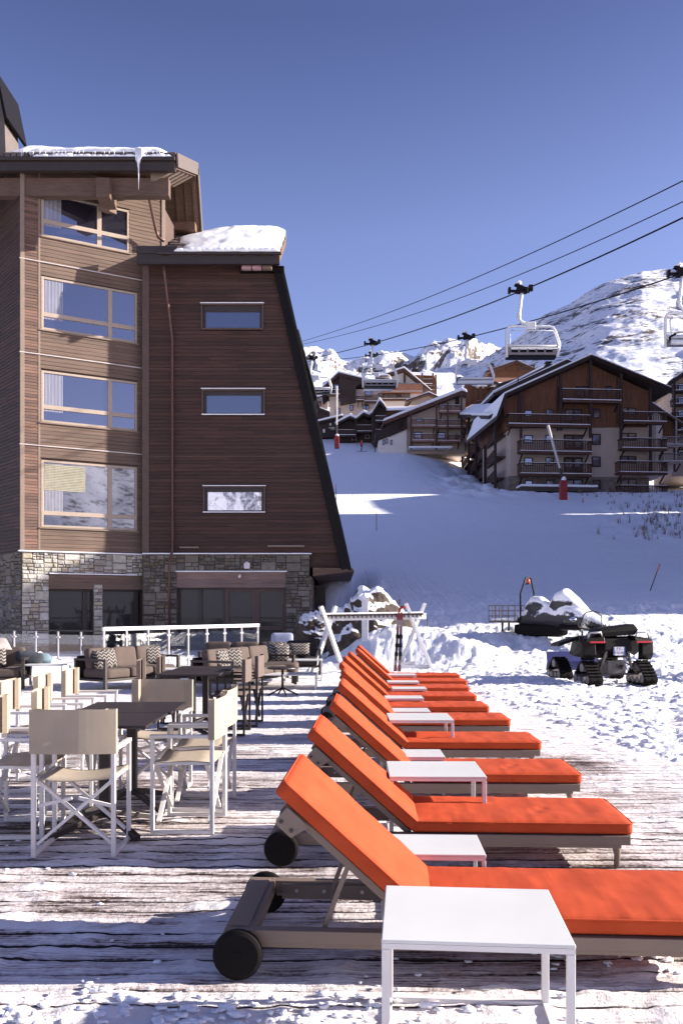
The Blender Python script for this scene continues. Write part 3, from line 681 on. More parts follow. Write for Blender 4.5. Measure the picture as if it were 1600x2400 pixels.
# --- chimney
q = P(0, 345, 31); mb = MB()
mb.add([(q.x-1.5,30.6,15.5),(q.x+.46,30.6,15.5),(q.x+.22,30.8,20.0),(q.x-1.4,30.8,20.0),(q.x-1.5,32.2,15.5),(q.x+.46,32.2,15.5),(q.x+.22,32,20.0),(q.x-1.4,32,20.0)], [(0,1,2,3),(5,4,7,6),(1,5,6,2),(4,0,3,7),(3,2,6,7)])
ch = mb.obj('chimney', mat('chimney_cladding', (.12,.095,.083), .6, .1, 3), hotel, True)
mb = MB(); mb.add([(q.x-1.6,30.4,21.6),(q.x+.15,30.4,20.6),(q.x+.48,30.4,19.0),(q.x+.48,32.4,19.0),(q.x+.15,32.4,20.6),(q.x-1.6,32.4,21.6)], [(0,1,4,5),(1,2,3,4)])
o = mb.obj('chimney_hood', M_black, None, fix=False); o.data.transform(Matrix.Translation(-hotel.location)); o.parent = ch; so = o.modifiers.new('th', 'SOLIDIFY'); so.thickness = .1
# --- wing roof
zw = 1.5+(1424-600)*29.35/2000
wr = [(29.35, zw), (33.0, zw+2.25)]
mb = slab(wr, -6.85, -2.14, .3); mb.obj('roof', M_soffit, hotel, True)
mb = MB(); mb.box(-7.0, -2.12, 29.22, 29.36, zw-.32, zw+.02); mb.box(-7.0, -5.6, 29.18, 29.5, zw+.02, zw+.28); mb.obj('fascia', M_fascia, hotel, True)
mb = MB(); mb.box(-6.3, -2.05, 29.08, 29.22, zw-.04, zw+.06); mb.obj('gutter', M_fascia, hotel, True, bevel=.02)
mb = MB(); x = -6.3
for r_ in range(7):
    x = -6.3+(.1 if r_ % 2 else 0)
    while x < -2.2:
        y = 29.2+r_*.52; z = zw+.03+(y-29.35)*.616; dz = rng.uniform(0, .025)
        mb.add([(x,y,z+.1+dz),(x+.18,y,z+.1+dz),(x+.18,y+.6,z+.42),(x,y+.6,z+.42),(x,y,z+dz),(x+.18,y,z+dz),(x+.18,y+.6,z+.3),(x,y+.6,z+.3)], [(0,1,2,3),(4,5,1,0),(5,6,2,1),(6,7,3,2),(7,4,0,3),(7,6,5,4)]); x += .2
mb.obj('roof_tiles', M_tile, hotel, True)
def top2(u, v):
    xl = -5.55-.5*nz(v*3, 2)-.25*v; x = xl+u*(-2.16-.5*v*.0-xl); y = 29.22+v*3.7; ed = min(1, u*2.2, (1-u)*9+.25, v*6+.4)
    return (x, y, zw+.14+(y-29.35)*.616+(.30*ed**.6)*(.85+.4*nz(x*1.3, y)))
def bot2(u, v):
    xl = -5.55-.5*nz(v*3, 2)-.25*v; x = xl+u*(-2.16-xl); y = 29.22+v*3.7; return (x, y, zw+.08+(y-29.35)*.616)
snowslab('roof_snow', top2, bot2, 70, 14)
mb = MB(); x = -5.5
while x < -2.2:
    r = .05+.05*abs(nz(x*3, 19)); mb.tube([(x-.2,29.12,zw+.06),(x-.07,29.1,zw+.08+r*.4),(x+.07,29.1,zw+.08+r*.4),(x+.2,29.12,zw+.06)], [r*.4, r, r, r*.4], 8); x += .2
mb.obj('gutter_snow', M_roofsnow, hotel, True, smooth=True)
for k in range(3):
    mb = MB(); c = P(578+k*24, 627, 29.6); mb.box(c.x-.16, c.x+.16, 29.5, 29.7, c.z-.07, c.z+.04); mb.obj('eaves_lamp', M_trimlight if k == 2 else mat('pink_panel', (.5,.3,.32), .5), hotel, True, bevel=.01)
mb = MB(); mb.box(-3.45, -2.2, 29.8, 30.1, 13.5, 13.56); mb.box(-3.5, -3.38, 29.7, 30.0, 13.25, 13.95); mb.obj('eaves_nook', M_soffit, hotel, True)
# ================================================================ LOUNGERS
def soft_box(L, W, H, r, seg, wr=.0, seed=0, pucker=.0, M=None, crease=None):
    """rounded, slightly puffed cushion as one closed grid mesh; x 0..L, y 0..W, z 0..H"""
    nx, ny, nz_ = max(4, int(L/seg)), max(4, int(W/seg)), 6
    bm = bmesh.new(); bmesh.ops.create_cube(bm, size=1)
    me = bpy.data.meshes.new('t'); vs = {}; V_ = []; F_ = []
    def vid(i, j, k):
        key = (i, j, k)
        if key not in vs: vs[key] = len(V_); V_.append(key)
        return vs[key]
    for i in range(nx):
        for j in range(ny):
            F_.append((vid(i,j,nz_), vid(i+1,j,nz_), vid(i+1,j+1,nz_), vid(i,j+1,nz_))); F_.append((vid(i,j,0), vid(i,j+1,0), vid(i+1,j+1,0), vid(i+1,j,0)))
    for i in range(nx):
        for k in range(nz_):
            F_.append((vid(i,0,k), vid(i+1,0,k), vid(i+1,0,k+1), vid(i,0,k+1))); F_.append((vid(i,ny,k), vid(i,ny,k+1), vid(i+1,ny,k+1), vid(i+1,ny,k)))
    for j in range(ny):
        for k in range(nz_):
            F_.append((vid(0,j,k), vid(0,j,k+1), vid(0,j+1,k+1), vid(0,j+1,k))); F_.append((vid(nx,j,k), vid(nx,j+1,k), vid(nx,j+1,k+1), vid(nx,j,k+1)))
    bm.free(); A = np.array(V_, float); x = A[:,0]/nx*L; y = A[:,1]/ny*W; z = A[:,2]/nz_*H
    r2 = min(r, H*.45); R3 = r*1.6
    # rounded corners in plan, then rounded top/bottom edges
    def rnd(x, y, z):
        cx = np.clip(x, R3, L-R3); cy = np.clip(y, R3, W-R3); dx = x-cx; dy = y-cy; d = np.hypot(dx, dy); m = np.maximum(np.abs(dx), np.abs(dy))
        s = np.where(d > 1e-9, m/np.maximum(d, 1e-9), 1); x = cx+dx*s; y = cy+dy*s
        cx = np.clip(x, r2, L-r2); cy = np.clip(y, r2, W-r2); cz = np.clip(z, r2, H-r2); dx = x-cx; dy = y-cy; dz = z-cz
        h = np.hypot(dx, dy); m = np.maximum(h, np.abs(dz)); d = np.sqrt(h*h+dz*dz); s = np.where(d > 1e-9, m/np.maximum(d, 1e-9), 1)
        return cx+dx*s, cy+dy*s, cz+dz*s
    x, y, z = rnd(x, y, z)
    top = (z > H*.6)
    e = np.minimum(np.minimum(x, L-x), np.minimum(y, W-y))
    puff = np.clip(e/.12, 0, 1)**.6*.008
    z = z+np.where(top, puff+wr*(fbm(x*5+seed, y*4, 3, seed)*1.0+ .8*np.clip(fbm(x*11+seed*3, y*2.5, 3, seed+3), 0, 1)), 0)
    z = z+np.where(top, -pucker*.5*(np.abs(np.sin(x*34+2*fbm(x*4, y*0, 2, seed+1))))*np.clip(1-e/.05, 0, 1), 0)
    side = (~top) | (e < .02)
    yn = (y < W*.5)
    y = y+np.where(side & (z > .01), pucker*(np.abs(np.sin(x*47+3*fbm(x*3, x*0, 2, seed+2)))*.6+fbm(x*9, z*8, 3, seed+7))*np.where(yn, -1, 1)*.6, 0)
    if crease is not None:
        for cxx, cyy, rr, dd in crease: z = z-np.where(top, dd*np.exp(-((x-cxx)/rr)**2-((y-cyy)/(rr*1.7))**2), 0)
    mb = MB(); mb.add([tuple(p) for p in np.stack([x, y, z], -1)], F_, M); return mb
LX, LW = .83, .68
def make_lounger(seed=0):
    r = root('sun_lounger', '', 'sun lounger', group='orange cushioned sun loungers in a row')
    z0, z1 = .125, .185
    mb = MB()                                             # frame: two long rails, head board, foot board
    for y0, y1 in ((0, .052), (LW-.052, LW)):
        mb.box(.135, 2.07, y0, y1, z0+.008, z1); mb.box(.14, 2.02, y0+.008 if y0 == 0 else y0+.002, y1-.002 if y0 == 0 else y1-.008, z0-.012, z0+.008)
    mb.prism([(0,z0),(.135,z0),(.135,z1),(.012,z1)], 0, LW); mb.box(2.0, 2.085, .053, LW-.053, z0, z1)
    mb.box(.03, .11, .04, LW-.04, z1, z1+.006)
    for x in (1.15, 1.5, 1.8): mb.box(x, x+.05, .053, LW-.053, z0+.01, z1-.004)
    mb.obj('frame', M_taupe, r, bevel=.012)
    mb = MB()                                             # notched support bars inside the rails
    mb.box(.17, .82, .056, .068, z0-.02, z1-.012); mb.obj('notched_bar', M_taupe, r)
    mb = MB(); mb.box(.17, .82, LW-.068, LW-.056, z0-.02, z1-.012); nb = mb.obj('notched_bar', M_taupe, r)
    mb = MB()
    for x in (.24, .37, .55, .75): mb.tube([(x,LW-.068,z0+.02),(x,LW-.074,z0+.02)], .009, 8)
    mb.obj('bolt', M_steel, nb)
    for y in (-.035, LW+.035):                            # wheels
        s = -1 if y < 0 else 1
        MM = T(.075, y, .10, 0, 0, R(90)); mb = MB(); mb.lathe([(.0,-.022),(.085,-.022),(.1,-.014),(.1,.014),(.085,.022),(0,.022)], 40, MM)
        wh_ = mb.obj('wheel', M_wheel, r, smooth=False, bevel=.004)
        mb = MB(); mb.lathe([(.0,-.025),(.018,-.025),(.018,.025),(0,.025)], 16, MM); mb.obj('hub', M_wheel, wh_)
        mb = MB(); mb.tube([(.075, y-s*.02, .10), (.078, s*.03+(0 if s < 0 else LW)-s*.04, .155)], .02, 10); mb.obj('wheel_strut', M_taupe, r, smooth=True)
    for y in (.04, LW-.04):                               # tapered foot legs
        mb = MB(); mb.tube([(1.99,y,z0+.03),(2.0,y,z0-.01),(2.005,y,.07),(2.0,y,0)], [.035,.026,.019,.016], 12); mb.obj('leg', M_taupe, r, smooth=True)
    mb = MB(); mb.tube([(1.84,LW-.04,z0),(1.84,LW-.04,.0)], .018, 10); mb.obj('leg', M_taupe, r, smooth=True)
    ang = R(41.5); MH = T(LX, 0, z1-.005, 0, ang, 0) @ Matrix.Rotation(math.pi, 4, 'Z')   # local +x runs up the back
    MBk = Matrix.Translation((LX, 0, z1)) @ Matrix.Rotation(-(math.pi-ang), 4, 'Y')
    # back frame panel under the back cushion
    MB2 = Matrix(((-math.cos(ang),0,math.sin(ang),LX),(0,1,0,0),(math.sin(ang),0,math.cos(ang),z1),(0,0,0,1)))
    mb = MB()
    for y0 in (.06, LW-.10): mb.box(0, .76, y0, y0+.04, -.035, -.004, MB2)
    mb.box(.72, .76, .06, LW-.06, -.034, -.006, MB2); mb.box(.35, .39, .1, LW-.1, -.034, -.006, MB2); mb.box(.0, .7, .1, LW-.1, -.018, -.012, MB2)
    bf = mb.obj('back_frame', M_taupe, r, bevel=.004)
    mb = MB()
    for y0 in (.012,): mb.prism([(.655,-.085),(.735,-.085),(.75,-.07),(.75,.0),(.63,.0)], y0, y0+.008, MB2)
    br = mb.obj('bracket', M_taupe, bf, bevel=.003)
    for x in (.675, .73): mb = MB(); mb.tube([tuple(MB2 @ Vector((x, .004, -.06))), tuple(MB2 @ Vector((x, .028, -.06)))], .008, 10); mb.obj('bolt', M_bolt, br)
    for y in (.075, LW-.085):
        mb = MB(); p = MB2 @ Vector((.40, y, -.03)); mb.beam(tuple(p), (.40, y, z0+.01), .012, .02); mb.obj('support_strut', M_taupe, r)
    # cushions
    W_ = LW-.03
    soft_box(2.085-LX+.01, W_, .072, .018, .021, .007, 3+seed, .005, Matrix.Translation((LX-.005, .015, z1+.002)), crease=[(.75,.22,.035,.012),(.80,.30,.03,.01)] if seed == 0 else [(.2,.2,.05,.01)]).obj('seat_cushion', M_cush, r, smooth=True)
    MC = MB2 @ Matrix.Translation((-.005, .015, .004))
    soft_box(.835, W_, .072, .018, .021, .007, 9+seed, .005, MC).obj('back_cushion', M_cush, r, smooth=True)
    mb = MB(); mb.beam((LX-.01, .03, z1+.075), (LX-.01, W_-.0, z1+.075), .03, .04); mb.obj('cushion_hinge', M_cush, r, smooth=True, bevel=.01)
    def pipe(L, M, par):
        c = .03; pts = []
        for cx, cy, a0 in ((L-c, W_-c, 0), (c, W_-c, 90), (c, c, 180), (L-c, c, 270)):
            for k in range(5): a_ = R(a0+22.5*k); pts.append(M @ Vector((cx+(c+.001)*math.cos(a_), cy+(c+.001)*math.sin(a_), .064)))
        pts.append(pts[0]); mb = MB(); mb.tube(pts, .0045, 6); mb.obj('piping', M_cush, par, smooth=True)
    sc_, bc_ = [o for o in r.children if o.name.startswith('seat_cushion')][0], [o for o in r.children if o.name.startswith('back_cushion')][0]
    pipe(2.085-LX+.01, Matrix.Translation((LX-.005, .015, z1+.002)), sc_); pipe(.835, MC, bc_)
    return r
LG = [(3.46,-.488,-3.4,'nearest orange sun lounger, foot end cut off by the right edge'),
 (4.96,-.42,-2.6,'second orange sun lounger from the front, its two black wheels showing'),
 (6.35,-.31,-1.5,'third orange sun lounger from the front, with the wrinkle near its foot end'),
 (7.84,-.255,-1,'fourth orange sun lounger from the front, between the two mid row white tables'),
 (9.4,-.23,-1,'fifth orange sun lounger from the front, behind the mid row large white table'),
 (10.6,-.25,0,'sixth orange sun lounger from the front of the row'),
 (11.9,-.20,0,'seventh orange sun lounger from the front of the row'),
 (13.1,-.12,0,'eighth orange sun lounger from the front of the row'),
 (14.3,.02,0,'ninth orange sun lounger from the front, last but one before the ski rack'),
 (15.5,.07,0,'farthest orange sun lounger, last of the row in front of the ski rack')]
protos = [make_lounger(0), make_lounger(20)]
for i, (y, x, rz, lab) in enumerate(LG):
    if i < 2: o = protos[1-i]; o.location = (x, y, .01); o.rotation_euler = (0,0,R(rz)); o['label'] = lab
    else: dup(protos[i % 2], (x, y, .01), R(rz), lab)
# ================================================================ SIDE TABLES
def make_side(Wt, Dt, H, grp, t=.026):
    r = root('side_table', '', 'side table', group=grp)
    mb = MB(); mb.box(0, Wt, 0, Dt, H-.012, H); mb.obj('table_top', M_tabletop, r, bevel=.003)
    mb = MB(); mb.box(.001, Wt-.001, .001, t, H-.03, H-.0125); mb.box(.001, Wt-.001, Dt-t, Dt-.001, H-.03, H-.0125); mb.box(.001, t, t, Dt-t, H-.03, H-.0125); mb.box(Wt-t, Wt-.001, t, Dt-t, H-.03, H-.0125); mb.obj('apron', M_white, r)
    for x in (.001, Wt-t-.001):
        for y in (.001, Dt-t-.001): mb = MB(); mb.box(x, x+t, y, y+t, 0, H-.031); mb.obj('leg', M_white, r, bevel=.002)
    mb = MB(); mb.box(t+.002, Wt-t-.002, Dt-t, Dt-.002, .0, t)
    for x in (.002, Wt-t): mb.box(x, x+t-.002, t+.002, Dt-t-.002, 0, t-.001)
    mb.obj('base_rail', M_white, r, bevel=.002); return r
big = make_side(.61, .535, .44, 'large white side tables'); small = make_side(.5, .36, .32, 'small white side tables', .018)
big.location = (.127, 2.725, .0); big.rotation_euler = (0,0,R(-4.5)); big['label'] = 'nearest white side table, large and empty, standing in front of the first orange lounger'
dup(big, (.30, 5.36, .0), R(-1), 'large white side table standing between the second and third orange loungers')
dup(big, (.45, 8.05, .0), 0, 'large white side table standing in front of the fifth orange lounger')
small.location = (.19, 4.09, 0); small.rotation_euler = (0,0,R(-2)); small['label'] = 'small low white table partly hidden behind the back of the nearest lounger'
for x, y, lab in ((.34,6.75,'small low white table peeking out behind the second large white table'),(.53,9.68,'small low white table whose top shows just behind the third large white table'),
    (.59,11.1,'small low white table in front of the seventh orange lounger'),(.76,12.4,'small low white table in front of the eighth orange lounger'),
    (.75,13.5,'small low white table in front of the ninth orange lounger'),(.83,14.95,'farthest small white table, in front of the last orange lounger')):
    dup(small, (x-.02, y, 0), 0, lab)
# ================================================================ DIRECTOR CHAIRS
def make_chair(frame_m, can_m, cat, grp, foldw=.50, dep=.42):
    """faces +X; side frames parallel to the xz plane at y = +-w/2"""
    r = root('folding_chair', '', cat, group=grp); w_, d = foldw, dep; t = .026
    for s, y in ((-1, -w_/2), (1, w_/2-t)):
        mb = MB()
        mb.box(-d/2, -d/2+t, y, y+t, 0, .87); mb.box(d/2-t, d/2, y, y+t, 0, .63); mb.box(-d/2+t, d/2-t, y+.001, y+t-.001, 0, t)
        mb.obj('side_frame', frame_m, r, bevel=.003)
        mb = MB(); mb.box(-d/2+t, d/2+.004, y-.003, y+t+.003, .63, .652); mb.obj('armrest', frame_m, r, bevel=.003)
    for x in (-d/2+.028, d/2-.05):                           # two X braces across the width
        mb = MB(); mb.beam((x, -w_/2+.02, .46), (x, w_/2-.03, .075), .018, .03, up=(1,0,0)); mb.obj('cross_brace', frame_m, r, bevel=.002)
        mb = MB(); mb.beam((x+.02, w_/2-.02, .46), (x+.02, -w_/2+.03, .075), .018, .03, up=(1,0,0)); mb.obj('cross_brace', frame_m, r, bevel=.002)
    mb = MB()
    mb.box(-d/2+.01, d/2, -w_/2+.02, -w_/2+.038, .45, .472); mb.obj('seat_rail', frame_m, r, bevel=.002)
    mb = MB(); mb.box(-d/2+.01, d/2, w_/2-.038, w_/2-.02, .45, .472); mb.obj('seat_rail', frame_m, r, bevel=.002)
    for y in (-w_/2+.1,):
        mb = MB(); mb.beam((-d/2+.04, -w_/2+.03, .30), (-d/2+.05, -.02, .345), .015, .02); mb.beam((-d/2+.04, w_/2-.03, .30), (-d/2+.05, .02, .345), .015, .02); mb.obj('link_bar', frame_m, r)
    n = 16; mb = MB(); vs = []; fs = []                       # sagging seat
    for i in range(n+1):
        tt = i/n; y = -w_/2+.012+tt*(w_-.024); z = .478-.03*math.sin(math.pi*tt)
        for x in (-d/2+.02, -.05, .1, d/2-.0): vs.append((x, y, z-(.006*math.sin(x*20+tt*5))))
    for i in range(n):
        for k in range(3): a_ = i*4+k; fs.append((a_, a_+1, a_+5, a_+4))
    mb.add(vs, fs); o = mb.obj('seat', can_m, r, smooth=True, fix=False); s_ = o.modifiers.new('th', 'SOLIDIFY'); s_.thickness = .006
    mb = MB(); xb = -d/2+t/2; rings = []                      # back sling wraps both posts
    pts = []
    for i in range(13):
        tt = i/12; pts.append((xb-.018-.022*math.sin(math.pi*tt), -w_/2-.004+tt*(w_+.008)))
    back = [(xb+.019, w_/2+.003), (xb+.018, w_/2-.05), (xb-.010, w_/2-.06)]; fr = [(xb-.010, -w_/2+.06), (xb+.018, -w_/2+.05), (xb+.019, -w_/2-.003)]
    poly = pts+back+fr; vs = [(x, y, z) for z in (.62, .70, .80, .885) for x, y in poly]; m_ = len(poly)
    fs = [(k*m_+i, k*m_+(i+1) % m_, (k+1)*m_+(i+1) % m_, (k+1)*m_+i) for k in range(3) for i in range(m_) if i != len(pts)+2]
    mb.add(vs, fs); o = mb.obj('backrest', can_m, r, fix=False); s_ = o.modifiers.new('th', 'SOLIDIFY'); s_.thickness = .004
    return r
grp = 'white folding chairs with cream canvas'
ch = make_chair(M_white, M_canvas, 'chair', grp)
ch.location = (-1.6, 5.29, .01); ch.rotation_euler = (0,0,R(91)); ch['label'] = 'nearest white folding chair with cream canvas, its back turned to the camera'
for x, y, a_, lab in ((-1.04,5.86,178,'white folding chair right of the dark tables, the nearer of the two facing left'),
    (-1.04,6.47,179,'white folding chair right of the dark tables, the farther of the two facing left'),
    (-1.51,6.98,-92,'white folding chair at the far end of the front dark tables, facing the camera'),
    (-2.13,5.72,2,'white folding chair cut by the left edge, its shaded seat left of the nearest chair'),
    (-2.04,6.38,9,'white folding chair left of the dark table, its cream back just above the nearest chair'),
    (-2.57,7.12,4,'white folding chair with cream back at the left edge, behind the first left chair'),
    (-2.50,7.74,5,'white folding chair with cream back, middle of the three behind at left'),
    (-2.47,8.42,3,'farthest white folding chair at left, in front of the near sofa')):
    dup(ch, (x, y, .01), R(a_), lab)
dk = make_chair(M_darkmet, M_darkcanvas, 'chair', 'dark folding chairs at the middle table')
dk.location = (-1.32, 10.15, .01); dk.rotation_euler = (0,0,R(178)); dk['label'] = 'dark folding chair right of the middle dark table, nearer one'
for x, y, a_, lab in ((-1.24,10.9,177,'dark folding chair right of the middle dark table, farther one'),(-2.13,9.95,6,'dark folding chair left of the middle dark table, nearer one'),(-2.05,10.65,4,'dark folding chair left of the middle dark table, farther one')):
    dup(dk, (x, y, .01), R(a_), lab)
# ================================================================ DARK TABLES
def make_table(w_, d, cat='table', grp='dark square pedestal tables'):
    r = root('pedestal_table', '', cat, group=grp)
    mb = MB(); mb.box(-w_/2, w_/2, -d/2, d/2, .725, .745); mb.obj('table_top', M_darktop, r, bevel=.004)
    mb = MB(); mb.box(-.035, .035, -.035, .035, .09, .722); mb.box(-.2, .2, -.03, .03, .70, .7225); mb.obj('column', M_darkmet, r, bevel=.006)
    for k in range(4):
        a_ = R(45+90*k); mb = MB(); mb.beam((math.cos(a_)*.02, math.sin(a_)*.02, .12), (math.cos(a_)*.40, math.sin(a_)*.40, .02), .045, .035); mb.tube([(math.cos(a_)*.38, math.sin(a_)*.38, .02),(math.cos(a_)*.38, math.sin(a_)*.38, .0)], .02, 8)
        mb.obj('foot', M_darkmet, r, bevel=.004)
    return r
tb = make_table(.70, .68); tb.location = (-1.58, 5.72, .01); tb['label'] = 'nearer dark square pedestal table among the white chairs'
dup(tb, (-1.57, 6.41, .01), R(1), 'farther dark square pedestal table among the white chairs')
dup(tb, (-1.72, 9.85, .01), R(2), 'nearer of the two joined dark tables between the dark chairs')
dup(tb, (-1.68, 10.56, .01), R(1), 'farther of the two joined dark tables between the dark chairs')
r = root('bistro_table', 'small dark table on a slim tripod foot beside the low white tables', 'table', (-1.0, 14.5, 0))
mb = MB(); mb.lathe([(.0,.46),(.26,.46),(.265,.47),(.26,.485),(0,.485)], 28); mb.obj('table_top', M_darktop, r)
mb = MB(); mb.tube([(0,0,.46),(0,0,.1)], .022, 10); mb.obj('column', M_darkmet, r, smooth=True)
for k in range(4): a_ = R(20+90*k); mb = MB(); mb.tube([(0,0,.14),(math.cos(a_)*.27, math.sin(a_)*.27, .01)], .014, 8); mb.obj('foot', M_darkmet, r, smooth=True)
# ================================================================ SOFAS
def pillow(loc, rz, tilt, lab, m=M_zig, s=.36, h=None):
    r_ = MB(); h = h or s; n = 12; vs = []; fs = []
    for sgn in (1, -1):
        for i in range(n+1):
            for j in range(n+1):
                u, v = i/n*2-1, j/n*2-1; t_ = max(0, (1-u**4)*(1-v**4))**.5*.085; k = 1-.06*(1-abs(u*v)) 
                vs.append((u*s/2*(1-.05*(1-v*v)), sgn*t_, (v*h/2)*(1-.05*(1-u*u))+h/2))
    N = (n+1)**2
    for q in (0, 1):
        for i in range(n):
            for j in range(n): a_ = q*N+i*(n+1)+j; f = (a_, a_+n+1, a_+n+2, a_+1); fs.append(f if q else f[::-1])
    r_.add(vs, fs); o = r_.obj('pillow', m, None, smooth=True, fix=False); o.location = loc; o.rotation_euler = (R(tilt), 0, R(rz))
    tag(o, lab, 'pillow', 'zigzag cushions on the sofas' if m is M_zig else None); return o
def make_sofa(L, nseat, lab, loc, rz, D=.82, fab=M_sofafab, grp='dark framed taupe sofas', cat='sofa', name='sofa', H=.70):
    """length along +x, back at y=0.., sitting towards -y, seat front at y=-D"""
    r = root(name, lab, cat, loc, rz, grp if cat == 'sofa' else None); t = .055
    mb = MB(); mb.box(t, L-t, -D+.02, -.04, .16, .20); mb.box(t, L-t, -.07, -.02, .20, .60); mb.obj('frame', M_sofaframe, r, bevel=.005)
    for x in (0, L-t):
        mb = MB(); mb.box(x, x+t, -D, -D+t, 0, .52); mb.box(x, x+t, -t-.02, -.02, 0, .52); mb.box(x-.004, x+t+.004, -D-.004, -.016, .52, .56); mb.box(x+.004, x+t-.004, -D+t, -t-.02, .16, .20); mb.obj('arm', M_sofaframe, r, bevel=.005)
    sw = (L-2*t-.02)/nseat
    for k in range(nseat):
        x = t+.01+k*sw
        soft_box(sw-.012, D-.18, .17, .045, .05, .008, k+5, .003, Matrix.Translation((x, -D+.02, .205))).obj('seat_cushion', fab, r, smooth=True)
        Mk = T(x, -.07, .36, 0, 0, R(80)); 
        o = soft_box(sw-.012, .40, .16, .05, .05, .010, k+15, .003, T(x, -.24, .33, 0, 0, R(80))).obj('back_cushion', fab, r, smooth=True)
    return r
rs = math.degrees(math.atan2(.86, .51))
def son(loc, rz, x, y, z): a_ = R(rz); return (loc[0]+x*math.cos(a_)-y*math.sin(a_), loc[1]+x*math.sin(a_)+y*math.cos(a_), z)
A = (-4.88, 15.55, .02); make_sofa(1.85, 3, 'taupe three seat sofa with dark frame at left, near the glass railing', A, R(56), D=.86)
pillow(son(A, 56, .5, -.40, .40), 56, -16, 'black and white zigzag pillow in the middle of the left sofa'); pillow(son(A, 56, .28, -.5, .38), 40, -18, 'dark zigzag pillow in the shaded near corner of the left sofa')
pillow(son(A, 56, 1.55, -.42, .40), 30, -16, 'zigzag pillow at the far end of the left sofa')
Bf = (-2.66, 14.95, .02); make_sofa(2.3, 3, 'taupe sofa with dark frame behind the dark dining table', Bf, R(66), D=.9)
pillow(son(Bf, 66, .45, -.42, .40), 60, -16, 'zigzag pillow at the near end of the middle sofa'); pillow(son(Bf, 66, .8, -.42, .40), 30, -14, 'pale zigzag pillow on the seat of the middle sofa')
Cf = (-3.0, 18.7, .02); make_sofa(1.9, 3, 'taupe sofa standing behind the middle sofa, facing the camera', Cf, 0, D=.85)
pillow((-1.42, 18.1, .42), -6, -14, 'zigzag pillow at the right end of the farthest sofa'); pillow((-1.22, 17.2, .40), 10, -12, 'zigzag pillow on the low seat right of the middle sofa')
Df = (-1.32, 19.5, .02); make_sofa(.82, 1, 'dark upholstered armchair in front of the stone corner', Df, R(4), D=.8, fab=M_darkfab, cat='armchair', name='armchair', H=.7)
pillow((-.95, 18.95, .42), 6, -14, 'zigzag pillow on the dark armchair', s=.5, h=.3)
r = root('ottoman', 'low taupe upholstered seat with dark legs right of the middle sofa', 'ottoman', (-1.3, 16.4, .02))
soft_box(.95, .7, .2, .05, .06, .006, 2, .003, Matrix.Translation((-.5,0,.2))).obj('seat_cushion', M_sofafab, r, smooth=True)
for x in (-.45, .38):
    for y in (.05, .6): mb = MB(); mb.box(x, x+.06, y, y+.05, 0, .2); mb.obj('leg', M_sofaframe, r)
Ef = (-6.9, 16.2, .02); make_sofa(1.0, 1, 'shaded taupe sofa end cut off by the left edge', Ef, R(10), D=.85)
pillow((-6.35, 15.7, .42), 20, -14, 'dark zigzag pillow on the sofa at the left edge'); pillow((-6.25, 15.75, .72), 40, -60, 'grey pillow tossed on top at the left edge', mat('grey_pillow', (.3,.26,.25), .9), .36)
r = root('lounge_chair', 'blue grey sling lounge chair behind the far sofa, beside the glass doors', 'lounge chair', (-1.75, 21.2, .02))
soft_box(.55, .55, .09, .04, .06, .004, 2, 0, T(0,-.5,.36)).obj('seat_cushion', M_bluegrey, r, smooth=True); soft_box(.55, .45, .09, .04, .06, .004, 2, 0, T(0,.02,.4,0,0,R(78))).obj('back_cushion', M_bluegrey, r, smooth=True)
for x in (.02, .5):
    for y in (-.46, .0): mb = MB(); mb.box(x, x+.03, y, y+.03, 0, .37); mb.obj('leg', M_steel, r)
# low white tables
def low_table(name, lab, loc, L, D, H, t=.022, top=True, rz=0, grp='low white coffee tables by the sofas'):
    r = root(name, lab, 'coffee table', loc, rz, grp)
    mb = MB(); mb.box(0, L, 0, D, H-.02, H); mb.obj('table_top', M_tabletop, r, bevel=.003)
    for x in (0, L-t):
        mb = MB(); mb.box(x, x+t, .0, t, 0, H-.021); mb.box(x, x+t, D-t, D, 0, H-.021); mb.box(x+.001, x+t-.001, t, D-t, 0, t); mb.obj('leg_frame', M_white, r)
    mb = MB(); mb.box(t, L-t, D-t, D-.001, .0, t-.001); mb.obj('rail', M_white, r)
low_table('coffee_table', 'long low white table with box legs in front of the slim tripod table', (-1.56, 15.5, .01), 1.1, .6, .27)
low_table('coffee_table', 'white table between the dark armchair and the tripod table', (-1.15, 17.4, .01), .75, .5, .42)
low_table('coffee_table', 'white table top shining in front of the glass doors, behind the far sofa', (-1.75, 20.0, .01), 1.0, .5, .62)
low_table('coffee_table', 'white low table between the left sofa and the dark chairs', (-3.35, 15.6, .01), .9, .5, .36)
low_table('coffee_table', 'thin white table frame by the snow pile at the left', (-5.85, 15.6, .01), .75, .5, .44)
low_table('coffee_table', 'white low table in front of the left sofa', (-3.35, 16.9, .01), .8, .5, .32)
o = MB().lathe([(.02,0),(.16,.02),(.19,.12),(.13,.22),(.02,.24)], 14).obj('bag', mat('blue_grey_bag', (.12,.17,.2), .8, .3, 5), None, smooth=True); o.location = (-5.75, 16.3, .42); o.scale = (1.3, .9, .9); tag(o, 'crumpled blue bag lying by the snow pile at the left', 'bag')
o = soft_box(.5, .42, .2, .06, .05, .03, 4, .01).obj('jacket', mat('dark_cloth', (.03,.035,.045), .9, .3, 6), None, smooth=True); o.location = (-6.1, 15.9, .52); o.rotation_euler = (0, R(14), R(15)); tag(o, 'dark jacket heaped over the arm of the sofa at the left edge', 'jacket')
